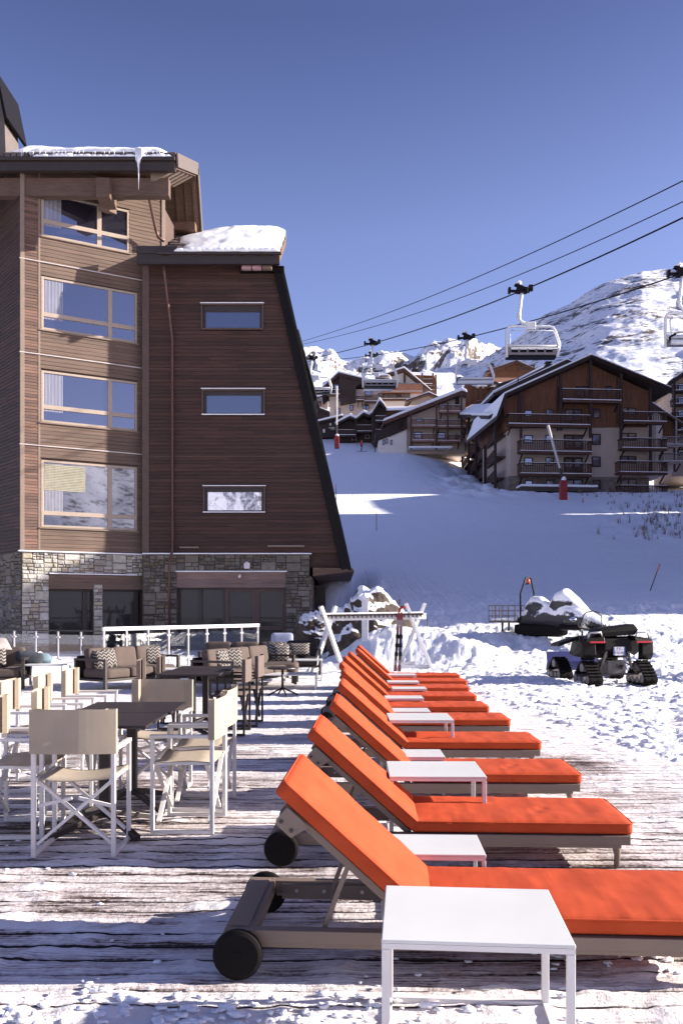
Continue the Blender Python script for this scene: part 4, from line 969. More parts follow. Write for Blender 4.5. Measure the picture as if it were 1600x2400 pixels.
# ================================================================ GLASS RAILING
def railing(lab, p0, p1, n, toprail, H=.98):
    p0, p1 = Vector(p0), Vector(p1); r = root('glass_railing', lab, 'railing', p0); d = p1-p0; L = d.length; a_ = math.atan2(d.y, d.x); r.rotation_euler = (0,0,a_)
    if toprail: mb = MB(); mb.box(-.03, L+.03, -.035, .035, H, H+.05); mb.obj('top_rail', M_white, r, bevel=.006); mb = MB(); mb.box(-.03, L+.03, -.045, .045, H+.051, H+.085); mb.obj('snow_cap', M_roofsnow, r, bevel=.015)
    else: mb = MB(); mb.box(0, L, -.015, .015, H, H+.03); mb.obj('top_rail', M_darkmet, r)
    for k in range(n+1):
        x = L*k/n; mb = MB(); mb.box(x-.016, x+.016, -.02, .02, 0, H-.001); mb.obj('post', M_steel, r, bevel=.004)
    for k in range(n):
        mb = MB(); mb.box(L*k/n+.05, L*(k+1)/n-.05, -.006, .006, .1, H-.08); g = mb.obj('glass_panel', M_clear, r)
        mb = MB()
        for fx in (.05, .95):
            for z in (.3, H-.14): mb.tube([(L*(k+fx)/n,-.02,z),(L*(k+fx)/n,.02,z)], .02, 10)
        mb.obj('clamp', M_white, g)
railing('glass railing with snowy white top rail behind the sofas', (-5.27, 18.95, .0), (-2.25, 23.0, .0), 8, True)
railing('lower glass railing with thin dark top, left of the snowy white one', (-8.4, 20.6, .0), (-5.35, 19.3, .0), 5, False, .95)
# ================================================================ SKI RACK, SKIS, POST, BOULDER
rk = root('ski_rack', 'white wooden ski rack on crossed legs at the end of the lounger row', 'ski rack', (.75, 19.6, 0))
def w2(p): return (p[0]-.75, p[1]-19.6, p[2])
bl, br_ = Vector((-.46, 19.2, 1.27)), Vector((1.90, 20.0, 1.30))
mb = MB(); mb.beam(w2(bl-(br_-bl)*.03), w2(br_+(br_-bl)*.03), .07, .14); mb.obj('crossbar', M_whitewood, rk, bevel=.006)
mb = MB(); mb.beam(w2(bl+Vector((0,-.06,.05))), w2(br_+Vector((0,-.06,.05))), .05, .04); 
for k in range(24):
    p = bl+(br_-bl)*(k+.5)/24; mb.box(p.x-.75-.012, p.x-.75+.012, p.y-19.6-.1, p.y-19.6-.05, p.z-.02, p.z+.06)
mb.obj('ski_holder', M_darkmet, rk)
mb = MB(); mb.beam(w2(bl+Vector((0,0,.085))), w2(br_+Vector((0,0,.085))), .09, .04); mb.obj('snow_cap', M_roofsnow, rk, bevel=.015)
for c, u, zt in ((Vector((-.30, 19.25, 0)), Vector((.8,.55,0)), 1.53), (Vector((1.72, 19.95, 0)), Vector((.97,.12,0)), 1.6)):
    hb = hz(c.x, c.y)*.3
    for s in (1, -1):
        a_ = c-u*.42*s; b_ = c+u*.24*s; off = Vector((-u.y, u.x, 0))*(.05*s)
        mb = MB(); mb.beam(w2(Vector((a_.x, a_.y, .0))+off), w2(Vector((b_.x, b_.y, zt))+off), .075, .10, up=(u.y,-u.x,0)); mb.obj('crossed_leg', M_whitewood, rk, bevel=.006)
    mb = MB(); mb.beam(w2(c-u*.42+Vector((0,0,.12))), w2(c+u*.42+Vector((0,0,.12))), .06, .09); mb.obj('foot_rail', M_whitewood, rk, bevel=.005)
mb = MB(); mb.beam(w2((-.30,19.3,.2)), w2((1.72,20.0,.2)), .05, .08); mb.obj('stretcher', M_whitewood, rk, bevel=.005)
sk = root('skis', 'red and white pair of skis with black bindings leaning on the ski rack', 'skis', (1.22, 19.5, .02))
for s in (0, 1):
    mb = MB(); x = s*.10; pr = [(.036,0),(.033,.3),(.028,.7),(.034,1.1),(.037,1.26),(.024,1.35),(.004,1.39)]
    vs = []; fs = []
    for hw, z in pr:
        yy = .11*z/1.6+(.05*(z-1.25)/.14 if z > 1.25 else 0); xx = .11*z/1.6
        for dx, dy in ((-hw,0),(hw,0),(hw,.014),(-hw,.014)): vs.append((x*(1-.4*z/1.6)+dx+xx, yy+dy+.02*s, z))
    for i in range(len(pr)-1):
        for k in range(4): k2 = (k+1) % 4; fs.append((i*4+k, i*4+k2, i*4+4+k2, i*4+4+k))
    fs.append((0,1,2,3)); mb.add(vs, fs)
    t = NT('ski_skin%d' % s); sp = t.n('SeparateXYZ'); t.l(t.coord(), sp.inputs[0]); c = t.ramp(t.math('DIVIDE', sp.outputs[2], 1.7), [(0,(.16,.03,.04)),(.1,(.26,.20,.21)),(.16,(.05,.02,.025)),(.5,(.17,.06,.07)),(.62,(.25,.19,.2)),(.70,(.16,.03,.035))], 'CONSTANT'); t.set(Base_Color=c, Roughness=.3)
    o = mb.obj('ski', t.m, sk)
    for z in (.42, .62, .82):
        mb = MB(); xx = .11*z/1.6+x*(1-.4*z/1.6); yy = .11*z/1.6; mb.box(xx-.04, xx+.04, yy-.07, yy-.001, z-.05, z+.04); mb.box(xx-.025, xx+.02, yy-.10, yy-.06, z-.02, z+.06); mb.obj('binding', M_black, o, bevel=.008)
mb = MB(); mb.tube([(.09,-.03,1.38),(.14,-.05,1.50),(.22,-.04,1.47),(.26,-.04,1.5)], [.03,.035,.03,.015], 8); mb.obj('pole_grip', M_red, sk, smooth=True)
p0 = P(855, 1515, 22); po = root('wooden_post', 'square white post with snowy cap between the ski rack and the boulder', 'post', (p0.x, 22, .3))
mb = MB(); mb.box(-.085, .085, -.085, .085, 0, 1.36); mb.obj('shaft', M_whitewood, po, bevel=.008)
mb = MB(); mb.box(-.1, .1, -.1, .1, 1.361, 1.46); mb.tube([(-.03,-.101,1.41),(-.03,-.11,1.41)], .02, 8); mb.obj('cap', M_whitewood, po, bevel=.01)
mb = MB(); mb.lathe([(.1,1.461),(.085,1.50),(.03,1.56),(.02,1.58)], 12); mb.obj('snow_cap', M_roofsnow, po, smooth=True)
def rock(name, lab, loc, size, seed, cat='boulder', grp=None):
    n, m_ = 90, 60; th = np.linspace(0, 2*math.pi, n+1); ph = np.linspace(0, math.pi*.62, m_)
    PH, TH = np.meshgrid(ph, th, indexing='ij'); x = np.sin(PH)*np.cos(TH); y = np.sin(PH)*np.sin(TH); z = np.cos(PH)
    rr = 1+.22*fbm(x*1.4+seed, y*1.4+z*1.3, 5, seed)+.12*np.round(fbm(x*2.2+z, z*2.2+seed, 2, seed+4)*3)/3+.05*fbm(x*9, z*9+y*5, 4, seed+2)
    rr[:, -1] = rr[:, 0]
    t = MATS.get('snowy_rock')
    if t is None:
        t = NT('snowy_rock'); g = t.n('NewGeometry'); s3 = t.n('SeparateXYZ'); t.l(g.outputs['Normal'], s3.inputs[0])
        s_ = t.math('ADD', s3.outputs[2], t.math('MULTIPLY', t.noise(1.1, 5), .9)); k = t.ramp(s_, [(.80, (0,0,0)), (.86, (1,1,1))])
        rc = t.ramp(t.noise(4, 7, rough=.7), [(.3, (.02,.014,.01)), (.55, (.07,.048,.034)), (.75, (.17,.13,.095))])
        t.set(Base_Color=t.mix(k, rc, (.84,.84,.86)), Roughness=.85); t.bump(t.noise(9, 7, rough=.7), .8, .05); t = t.m; MATS['snowy_rock'] = t
    o = grid_obj(name, x*rr*size[0], y*rr*size[1], z*rr*size[2], t); o.location = loc; tag(o, lab, cat, grp); return o
rock('boulder', 'large brown boulder capped with snow behind the ski rack', (.75, 24.6, .0), (1.35, 1.1, 1.95), 3)
rock('boulder', 'dark rock half buried in snow under the hotel overhang', (-.75, 26.5, .5), (.6, .6, .9), 9)
# ================================================================ TRACKED QUAD (seen from the rear left)
q = root('tracked_quad', 'black quad bike on rubber tracks with windscreen, mirrors and blue plough blade', 'quad bike', (5.3, 16.9, hz(5.35, 16.9)+.02), R(9)); q.scale = (.9, .9, .9)
# local: -y faces the camera (rear), +y is the front, x right
def track(x, y, lab=None):
    mb = MB(); W_ = .30
    prof = [(-.42,.06),(-.34,.0),(.34,.0),(.42,.06),(.40,.14),(.14,.42),(.04,.47),(-.06,.46),(-.16,.40),(-.41,.15)]
    n = len(prof); vs = []; fs = []
    for xx in (x-W_/2, x+W_/2):
        for k_, sc_ in ((0, 1), (1, .86)):
            for yy, z in prof: vs.append((xx, y+yy*sc_, .22+(z-.22)*sc_))
    for a_, b_ in ((0, 2*n), ):
        for i in range(n):
            j = (i+1) % n
            fs += [(i, j, 2*n+j, 2*n+i), (n+i, 3*n+i, 3*n+j, n+j), (i, n+i, n+j, j), (2*n+i, 2*n+j, 3*n+j, 3*n+i)]
    mb.add(vs, fs)
    for i in range(n):                                   # lugs
        a_, b_ = Vector((0, prof[i][0], prof[i][1])), Vector((0, prof[(i+1) % n][0], prof[(i+1) % n][1])); L = (b_-a_).length; c = max(1, int(L/.075))
        nn = Vector((0, (b_-a_).z, -(b_-a_).y)).normalized()
        if nn.dot((a_+b_)/2-Vector((0,0,.22))) < 0: nn = -nn
        for k in range(c):
            p = a_+(b_-a_)*(k+.5)/c+nn*.018
            for xs in ((-.14,-.02),(.02,.14)): mb.beam((x+xs[0], y+p.y, p.z), (x+xs[1], y+p.y, p.z), .03, .035, up=tuple(nn))
    tr = mb.obj('track', M_wheel, q)
    mb = MB()
    for yy, z, r_ in ((-.3,.11,.085),(-.1,.09,.07),(.1,.09,.07),(.3,.11,.085),(-.02,.35,.09)):
        mb.tube([(x-W_/2-.01, y+yy, z), (x+W_/2+.01, y+yy, z)], r_, 14)
    mb.obj('track_wheel', mat('grey_hub', (.12,.11,.11), .5), tr); return tr
for x in (-.62, .62):
    for y in (-.25, 1.25): track(x, y)
mb = MB()
mb.loft([[(-.33,-.42,.72),(.33,-.42,.72),(.30,-.38,.98),(-.30,-.38,.98)], [(-.38,-.1,.55),(.38,-.1,.55),(.36,-.1,1.02),(-.36,-.1,1.02)], [(-.25,.5,.5),(.25,.5,.5),(.2,.5,.92),(-.2,.5,.92)], [(-.3,1.1,.5),(.3,1.1,.5),(.26,1.1,1.0),(-.26,1.1,1.0)], [(-.24,1.6,.55),(.24,1.6,.55),(.18,1.55,.85),(-.18,1.55,.85)]])
mb.obj('body', M_black, q, bevel=.03)
for s in (-1, 1):
    mb = MB()
    mb.loft([[(s*.34,-.50,.92),(s*.78,-.48,.88),(s*.76,-.46,.97),(s*.34,-.46,1.02)], [(s*.34,-.2,.93),(s*.82,-.2,.88),(s*.80,-.2,.98),(s*.34,-.2,1.05)], [(s*.30,.3,.80),(s*.74,.3,.55),(s*.74,.3,.62),(s*.30,.3,.92)]])
    mb.obj('fender', M_black, q, bevel=.02); mb = MB()
    mb.loft([[(s*.52,-.46,.62),(s*.80,-.44,.64),(s*.80,-.42,.90),(s*.54,-.44,.92)], [(s*.5,-.3,.5),(s*.82,-.3,.5),(s*.82,-.3,.9),(s*.52,-.3,.92)]])
    mb.obj('fender_flap', M_black, q, bevel=.02); mb = MB()
    mb.loft([[(s*.30,.85,.92),(s*.80,.9,.75),(s*.78,.9,.83),(s*.30,.85,1.0)], [(s*.30,1.5,.85),(s*.74,1.5,.72),(s*.72,1.5,.80),(s*.28,1.5,.95)]])
    mb.obj('front_fender', M_black, q, bevel=.02)
for s in (-1, 1):
    mb = MB(); mb.box(min(s*.36,s*.70), max(s*.36,s*.70), -.53, -.49, .885, .925); mb.obj('tail_light', mat('tail_light_red', (.42,.02,.03), .25), q, bevel=.008)
    mb = MB(); mb.tube([(s*.38,-.42,1.0),(s*.42,-.44,1.11),(s*.66,-.44,1.11),(s*.70,-.42,.98)], .022, 8); mb.obj('grab_handle', M_steel, q, smooth=True)
mb = MB(); mb.loft([[(-.17,-.3,1.03),(.17,-.3,1.03),(.14,-.3,1.12),(-.14,-.3,1.12)], [(-.19,.0,1.02),(.19,.0,1.02),(.15,.0,1.16),(-.15,.0,1.16)], [(-.14,.6,.95),(.14,.6,.95),(.10,.6,1.1),(-.10,.6,1.1)]]); mb.obj('seat', mat('black_vinyl', (.015,.013,.014), .5), q, smooth=False, bevel=.03)
mb = MB(); mb.loft([[(-.44,-.38,1.0),(.40,-.38,1.06),(.44,.0,1.06),(-.44,.0,1.0)], [(-.50,-.42,1.10),(.46,-.42,1.17),(.48,.04,1.17),(-.50,.04,1.10)], [(-.40,-.34,1.20),(.38,-.34,1.29),(.40,-.02,1.29),(-.40,-.02,1.20)]]); mb.obj('rear_bag', M_black, q, bevel=.012)
mb = MB(); mb.tube([(-.42,.8,1.2),(-.2,.85,1.16),(0,.86,1.12),(.2,.85,1.16),(.42,.8,1.2)], .02, 8); hb = mb.obj('handlebar', M_black, q, smooth=True)
mb = MB()
for s in (-1, 1): mb.tube([(s*.42,.8,1.2),(s*.28,.83,1.18)], .03, 8)
mb.obj('grip', M_wheel, hb, smooth=True)
for s in (-1, 1):
    mb = MB(); mb.tube([(s*.3,.86,1.16),(s*.36,.88,1.30),(s*.42,.86,1.36)], .009, 6); st = mb.obj('mirror_stalk', M_black, q)
    mb = MB(); mb.lathe([(.0,-.01),(.045,-.01),(.05,.0),(.04,.02),(0,.025)], 18, T(s*.47,.84,1.38,0,0,R(90))@Matrix.Scale(1.8,4,(1,0,0))); mb.obj('mirror', glassmat('mirror_face', (.1,.15,.25), .6, .02) if s < 0 else MATS['mirror_face'], st, smooth=True)
mb = MB(); n = 9; vs = []; fs = []
for i in range(n+1):
    u = i/n*2-1
    for j in range(7):
        v = j/6; wdt = .27*(1-.30*max(0, v-.3)/.7); top = 1.08+.48*v*(1-.10*u*u*u*u) ; vs.append((u*wdt, .92-.10*(1-u*u)*-1-.14*v, top))
for i in range(n):
    for j in range(6): a_ = i*7+j; fs.append((a_, a_+7, a_+8, a_+1))
mb.add(vs, fs); o = mb.obj('windscreen', clearmat('pale_screen', (.88,.9,.92), .22), q, smooth=True, fix=False); so = o.modifiers.new('s', 'SOLIDIFY'); so.thickness = .006
mb = MB(); rim = [(-.27,.92,1.08),(-.265,.90,1.24),(-.22,.84,1.46),(-.15,.83,1.54),(0,.85,1.565),(.15,.83,1.54),(.22,.84,1.46),(.265,.90,1.24),(.27,.92,1.08)]; mb.tube(rim, .014, 6); mb.obj('screen_rim', M_darkmet, o, smooth=True)
mb = MB(); mb.box(-.13, .13, -.455, -.445, .62, .80); pl = mb.obj('number_plate', mat('plate_white', (.7,.7,.72), .4, .02), q)
for x0_ in (-.13, .108): mb = MB(); mb.box(x0_, x0_+.022, -.459, -.456, .62, .80); mb.obj('plate_band', mat('plate_blue', (.02,.06,.35), .4), pl)
def text(name, s_, size, M, mt, par, ext=.001):
    cu = bpy.data.curves.new(name, 'FONT'); cu.body = s_; cu.size = size; cu.align_x = 'CENTER'; cu.align_y = 'CENTER'; cu.extrude = ext
    o = bpy.data.objects.new(name, cu); COL.objects.link(o); o.matrix_local = M; cu.materials.append(mt); bpy.context.view_layer.update(); me = bpy.data.meshes.new_from_object(o); bpy.data.objects.remove(o); o = bpy.data.objects.new(name, me); COL.objects.link(o); o.parent = par; o.matrix_local = M; return o
M_ink = mat('black_ink', (.012,.012,.015), .6, 0)
text('plate_lettering', 'FY-', .10, T(0,-.4575,.755,0,0,R(90)), M_ink, pl); text('plate_lettering', '172-MJ', .075, T(0,-.4575,.665,0,0,R(90)), M_ink, pl)
mb = MB()
for s in (-1, 1):
    mb.tube([(s*.2,-.3,.62),(s*.5,-.25,.22)], .018, 6); mb.tube([(s*.2,-.1,.5),(s*.55,-.2,.3)], .02, 6); mb.tube([(s*.25,-.36,.7),(s*.36,-.3,.32)], .03, 8)
mb.tube([(-.55,-.25,.2),(.55,-.25,.2)], .022, 8); mb.box(-.2,.2,-.35,.2,.22,.5); mb.tube([(.1,-.5,.35),(.1,-.1,.38)], .05, 10)
mb.obj('suspension', mat('grey_metal', (.1,.09,.09), .4, .3, 6, 0, 1, metal=.6), q)
mb = MB()
mb.loft([[(-.62,2.05,.12),(.7,2.05,.12),(.7,2.07,.12),(-.62,2.07,.12)], [(-.62,1.98,.34),(.7,1.98,.34),(.7,2.0,.34),(-.62,2.0,.34)], [(-.62,2.04,.58),(.7,2.04,.58),(.7,2.06,.58),(-.62,2.06,.58)]]); mb.obj('plough_blade', mat('blue_steel', (.03,.035,.16), .4, .15, 5), q)
# ================================================================ SNOWMOBILE
sx, sy = 5.75, 23.6
s_ = root('snowmobile', 'parked snowmobile under a snow dusted cover with a wire cargo rack and beacon arch', 'snowmobile', (sx, sy, hz(sx, sy)+.02), R(-62))
# local: +y = nose; the nose points right and towards the camera after rotation
s_.rotation_euler = (0, 0, R(-131)); s_.scale = (.92, .92, .92)
def cover():
    t = NT('snow_dusted_cover'); g = t.n('NewGeometry'); s3 = t.n('SeparateXYZ'); t.l(g.outputs['Normal'], s3.inputs[0])
    k = t.ramp(t.math('ADD', s3.outputs[2], t.math('MULTIPLY', t.math('SUBTRACT', t.noise(3.2, 3, sc=(1.8,.6,1)), .5), 1.7)), [(.06, (0,0,0)), (.22, (1,1,1))])
    t.set(Base_Color=t.mix(k, (.02,.018,.022), (.80,.80,.84)), Roughness=.5); t.bump(t.noise(5, 3), .18, .02); return t.m
M_cov = cover()
def ring(y, w_, z0, z1, n=14, sq=2.6, dx=0):
    out = []
    for k in range(n):
        a_ = 2*math.pi*k/n; c, s = math.cos(a_), math.sin(a_); out.append((dx+w_/2*math.copysign(abs(c)**(2/sq), c), y, (z0+z1)/2+(z1-z0)/2*math.copysign(abs(s)**(2/sq), s)))
    return out
mb = MB(); mb.loft([ring(-1.0,.40,.36,.72), ring(-.6,.5,.34,.9), ring(.0,.56,.32,.92), ring(.35,.75,.28,1.02), ring(.8,.98,.26,1.0), ring(1.2,.94,.26,.82), ring(1.55,.74,.26,.62), ring(1.8,.4,.28,.46)])
mb.loft([ring(.05,.4,.7,1.0), ring(.3,.74,.7,1.36), ring(.55,.80,.7,1.46), ring(.85,.70,.7,1.2), ring(1.15,.5,.6,.9)])
mb.loft([ring(-.75,.34,.6,1.0), ring(-.55,.48,.6,1.24), ring(-.25,.50,.6,1.22), ring(.05,.4,.6,1.0)])
for k in range(6): a_ = k*1.05; mb.tube([(.1*math.cos(a_), .55+.1*math.sin(a_), 1.35), (.46*math.cos(a_), .7+.75*math.sin(a_), .42)], [.05, .035], 6)
o = mb.obj('cover', M_cov, s_, smooth=True, fix=False); rm = o.modifiers.new('remesh', 'REMESH'); rm.mode = 'VOXEL'; rm.voxel_size = .03; rm.use_smooth_shade = True; sm = o.modifiers.new('smooth', 'SMOOTH'); sm.iterations = 5; sm.factor = .6
mb = MB(); mb.loft([ring(-1.1,.36,.1,.36,12,4), ring(-.9,.40,.0,.40,12,4), ring(.3,.40,.0,.38,12,4), ring(.5,.36,.06,.34,12,4)]); mb.obj('track', M_wheel, s_)
mb = MB(); mb.loft([ring(.5,.8,.2,.42,12,3), ring(1.2,.94,.2,.42,12,3), ring(1.72,.5,.22,.4,12,3)]); mb.obj('belly_pan', M_black, s_)
for x in (-.46, .46):
    mb = MB(); mb.box(x-.06, x+.06, .75, 1.75, .0, .03); mb.beam((x,1.74,.015),(x,1.95,.16),.1,.025); mb.tube([(x,1.95,.16),(x,1.9,.24),(x,1.6,.12)], .012, 6); k = mb.obj('ski', M_black, s_, bevel=.005)
    mb = MB(); mb.tube([(x,1.25,.03),(x*.7,1.2,.35)], .03, 8); mb.obj('strut', M_darkmet, k)
mb = MB(); mb.tube([(-.42,-.75,.5),(-.42,-.75,1.3),(-.16,-.72,1.78),(0,-.72,1.82),(.16,-.72,1.78),(.42,-.75,1.3),(.42,-.75,.5)], .026, 8); arch = mb.obj('beacon_arch', M_black, s_, smooth=True)
mb = MB(); mb.lathe([(.055,1.62),(.055,1.70),(.035,1.76),(.01,1.77)], 14, T(0,-.72,0)); mb.obj('beacon', mat('beacon_orange', (.65,.09,.02), .3), arch, smooth=True)
mb = MB(); mb.box(-.09,.09,-.78,-.66,1.585,1.615); mb.obj('beacon_plate', M_black, arch)
M_rust = mat('rusty_wire', (.13,.095,.07), .7, .3, 8)
mb = MB(); mb.box(-.42, .42, -1.85, -.95, .42, .46)
rack = mb.obj('cargo_rack', M_rust, s_)
mb = MB()
for z in (.46, .62, .78, .94): 
    for p_, q_ in (((-.42,-1.85),(.42,-1.85)), ((-.42,-1.85),(-.42,-.95)), ((.42,-1.85),(.42,-.95))): mb.tube([(*p_, z), (*q_, z)], .012, 5)
for x_, y_ in [(-.42+.21*k, -1.85) for k in range(5)]+[(s*.42, -1.85+.225*k) for s in (-1, 1) for k in range(5)]: mb.tube([(x_,y_,.46),(x_,y_,.95)], .012, 5)
mb.obj('wire_side', M_rust, rack)
mb = MB(); mb.box(-.38, .38, -1.8, -1.0, .465, .54); mb.obj('rack_snow', M_roofsnow, rack, bevel=.03)
mb = MB(); mb.beam((-.2,-1.5,.42),(-.2,-1.5,.1),.05); mb.obj('rack_leg', M_black, rack); mb = MB(); mb.beam((.2,-1.5,.42),(.2,-1.5,.1),.05); mb.obj('rack_leg', M_black, rack); mb = MB(); mb.box(-.05,.05,-1.0,-.8,.3,.45); mb.obj('hitch', M_black, s_)
# ================================================================ PISTE MARKERS, SNOW GUNS, SKIER, GRASS
def marker(lab, px0, py0, px1, py1, D, r_=.02, tip=True, cap=M_orange):
    a_ = P(px0, py0, D); b_ = P(px1, py1, D+.3); g = root('piste_marker', lab, 'marker pole', a_, 0, 'marker poles on the piste'); d = b_-a_
    mb = MB(); mb.tube([(0,0,-.3), d*.82], r_, 6); mb.obj('pole', M_darkmet, g)
    if tip: mb = MB(); mb.tube([d*.82, d], r_*1.2, 6); mb.obj('tip', cap, g)
marker('leaning black marker pole with an orange tip on the slope at right', 1500, 1431, 1546, 1322, 36, .022)
marker('thin upright marker pole in front of the large chalet', 1365, 1203, 1365, 1167, 84, .05)
marker('thin marker pole beside the edge of the sunlit patch', 882, 1256, 882, 1204, 62, .025)
marker('pale marker pole on the slope close to the hotel corner', 787, 1190, 787, 1135, 75, .03)
marker('thin marker post on the snow right of the ski rack', 1001, 1468, 1001, 1440, 26, .012, False)
marker('thin dark marker pole left of the large chalet', 1168, 1153, 1168, 1115, 97, .05, False)
marker('pale marker pole by the white chalet wall', 879, 1056, 879, 1008, 133, .07, False)
def gun(lab, px, py, D, top, hh):
    b_ = P(px, py, D); g = root('snow_gun', lab, 'snow gun', b_, 0, 'red based snow guns'); zt = hh
    mb = MB(); mb.loft([[(-.36,-.36,-.4),(.36,-.36,-.4),(.36,.36,-.4),(-.36,.36,-.4)], [(-.36,-.36,zt*.8),(.36,-.36,zt*.8),(.36,.36,zt*.8),(-.36,.36,zt*.8)], [(-.26,-.26,zt),(.26,-.26,zt),(.26,.26,zt),(-.26,.26,zt)]]); mb.obj('padding', M_red, g, bevel=.06)
    mb = MB(); mb.lathe([(.28,zt*.97),(.24,zt*1.12),(.1,zt*1.2)], 10, T(.05,0,0)); mb.obj('snow_cap', M_roofsnow, g, smooth=True)
    tp = Vector(top)-b_; mb = MB(); m_ = tp*.22; mb.tube([(0,0,zt*.9), Vector((m_.x,m_.y,zt+(tp.z-zt)*.22))], .13, 8); mb.obj('lance_mount', M_darkmet, g)
    mb = MB(); mb.tube([Vector((m_.x,m_.y,zt+(tp.z-zt)*.22)), tp], [.11, .16], 8); mb.obj('lance', mat('pale_lance', (.5,.47,.45), .4), g)
gun('red snow gun base with a long slanting lance in front of the large chalet', 1319, 1171, 88, P(1283, 997, 88), 2.0)
gun('distant red snow gun with upright lance left of the skier', 789, 1045, 128, P(789, 905, 128), 1.5)
def person():
    b_ = P(846, 1058, 130); g = root('person', 'skier in a red jacket and black trousers standing sideways on the piste', 'person', (b_.x, b_.y, b_.z), 0)
    pts = [(0,0,.92),(0,0,1.15),(.05,0,1.42),(.09,0,1.56),(.12,0,1.70), (.10,-.10,.50),(-.04,-.10,.08),(.10,-.10,.05), (.10,.10,.50),(-.04,.10,.08),(.10,.10,.05), (.05,-.2,1.38),(.10,-.25,1.12),(.32,-.24,1.02), (.05,.2,1.38),(.10,.25,1.12),(.32,.24,1.02)]
    ed = [(0,1),(1,2),(2,3),(3,4),(0,5),(5,6),(6,7),(0,8),(8,9),(9,10),(2,11),(11,12),(12,13),(2,14),(14,15),(15,16)]
    rad = [.16,.17,.17,.07,.11,.10,.07,.05,.10,.07,.05,.08,.065,.05,.08,.065,.05]
    me = bpy.data.meshes.new('body'); me.from_pydata(pts, ed, []); o = bpy.data.objects.new('body', me); COL.objects.link(o); o.parent = g
    m_ = o.modifiers.new('skin', 'SKIN'); 
    for v, r_ in zip(me.skin_vertices[0].data if me.skin_vertices else [], rad): v.radius = (r_, r_)
    if not me.skin_vertices:
        bpy.context.view_layer.objects.active = o
    su = o.modifiers.new('sub', 'SUBSURF'); su.levels = 1; su.render_levels = 1
    t = NT('ski_clothes'); sp = t.n('SeparateXYZ'); t.l(t.coord(), sp.inputs[0]); c = t.ramp(t.math('DIVIDE', sp.outputs[2], 2.0), [(0,(.01,.01,.012)),(.47,(.55,.015,.03)),(.76,(.5,.3,.22)),(.81,(.45,.02,.03))], 'CONSTANT'); t.set(Base_Color=c, Roughness=.7); me.materials.append(t.m)
    mb = MB()
    for y in (-.12, .12): mb.box(-.75, .95, y-.04, y+.04, 0, .02)
    o2 = mb.obj('skis', M_black, g)
    mb = MB()
    for y in (-.27, .27): mb.tube([(.33,y,1.02),(-.25,y,.05)], .012, 5)
    mb.obj('ski_poles', M_steel, g)
    return o, rad
po_, rad_ = person()
bm = bmesh.new(); bm.from_mesh(po_.data); ly = bm.verts.layers.skin.verify()
for v, r_ in zip(bm.verts, rad_): v[ly].radius = (r_, r_); v[ly].use_root = (v.index == 0)
bm.to_mesh(po_.data); bm.free()
def grass(name, n, fn, hgt, seed, col=(.22,.15,.12)):
    rg = random.Random(seed); vs = []; fs = []
    for k in range(n):
        c = fn(rg)
        if c is None: continue
        x, y, sc_ = c; z = hz(x, y)-.03
        for b in range(rg.randint(4, 9)):
            h = hgt*sc_*rg.uniform(.5, 1.2); a_ = rg.uniform(0, 6.28); le = rg.uniform(.05, .5)*h; wd = .012+.0006*y*.35
            bx, by = x+rg.uniform(-.12,.12)*sc_, y+rg.uniform(-.12,.12)*sc_; n_ = len(vs)
            vs += [(bx-wd/2,by,z),(bx+wd/2,by,z),(bx+math.cos(a_)*le*.4+wd*.3,by+math.sin(a_)*le*.4,z+h*.6),(bx+math.cos(a_)*le*.4-wd*.3,by+math.sin(a_)*le*.4,z+h*.6),(bx+math.cos(a_)*le,by+math.sin(a_)*le,z+h)]
            fs += [(n_,n_+1,n_+2,n_+3),(n_+3,n_+2,n_+4)]
    mb = MB(); mb.add(vs, fs); o = mb.obj(name, mat('dry_stalks', col, .9, .3, 5), None, fix=False); tag(o, None, None, kind='stuff'); return o
def f1(rg):
    px = 1600-abs(rg.gauss(0, 75)); py = rg.uniform(1180, 1262); D = np.interp(py, [1165, 1190, 1262], [98, 80, 60]); return ((px-800)/2000*D, D, rg.uniform(.5, 1.2))
def f2(rg):
    px = rg.uniform(1350, 1600); D = rg.uniform(90, 97); return ((px-800)/2000*D, D, rg.uniform(.4, 1))
o = grass('dry_grass', 110, f1, .7, 5); tag(o, 'dry brown grass and twigs poking through the snow at right', 'dry grass')
o = grass('dry_grass', 34, f2, .7, 6); tag(o, 'sparse dry stalks at the foot of the large chalet', 'dry grass')
def f3(rg): x = rg.uniform(.2, 2.2); y = rg.uniform(27, 31); return (x, y, rg.uniform(.5, 1.1))
o = grass('dry_grass', 26, f3, .42, 7, (.07,.055,.05)); tag(o, 'few dark stalks in the snow behind the boulder', 'dry grass')
def f4(rg): x = rg.uniform(-.1, .9); return (x, 32, rg.uniform(.5, 1.1))
o = grass('dry_grass', 12, f4, .5, 8, (.07,.055,.05)); tag(o, 'dark stalks in the snow beside the hotel overhang', 'dry grass')
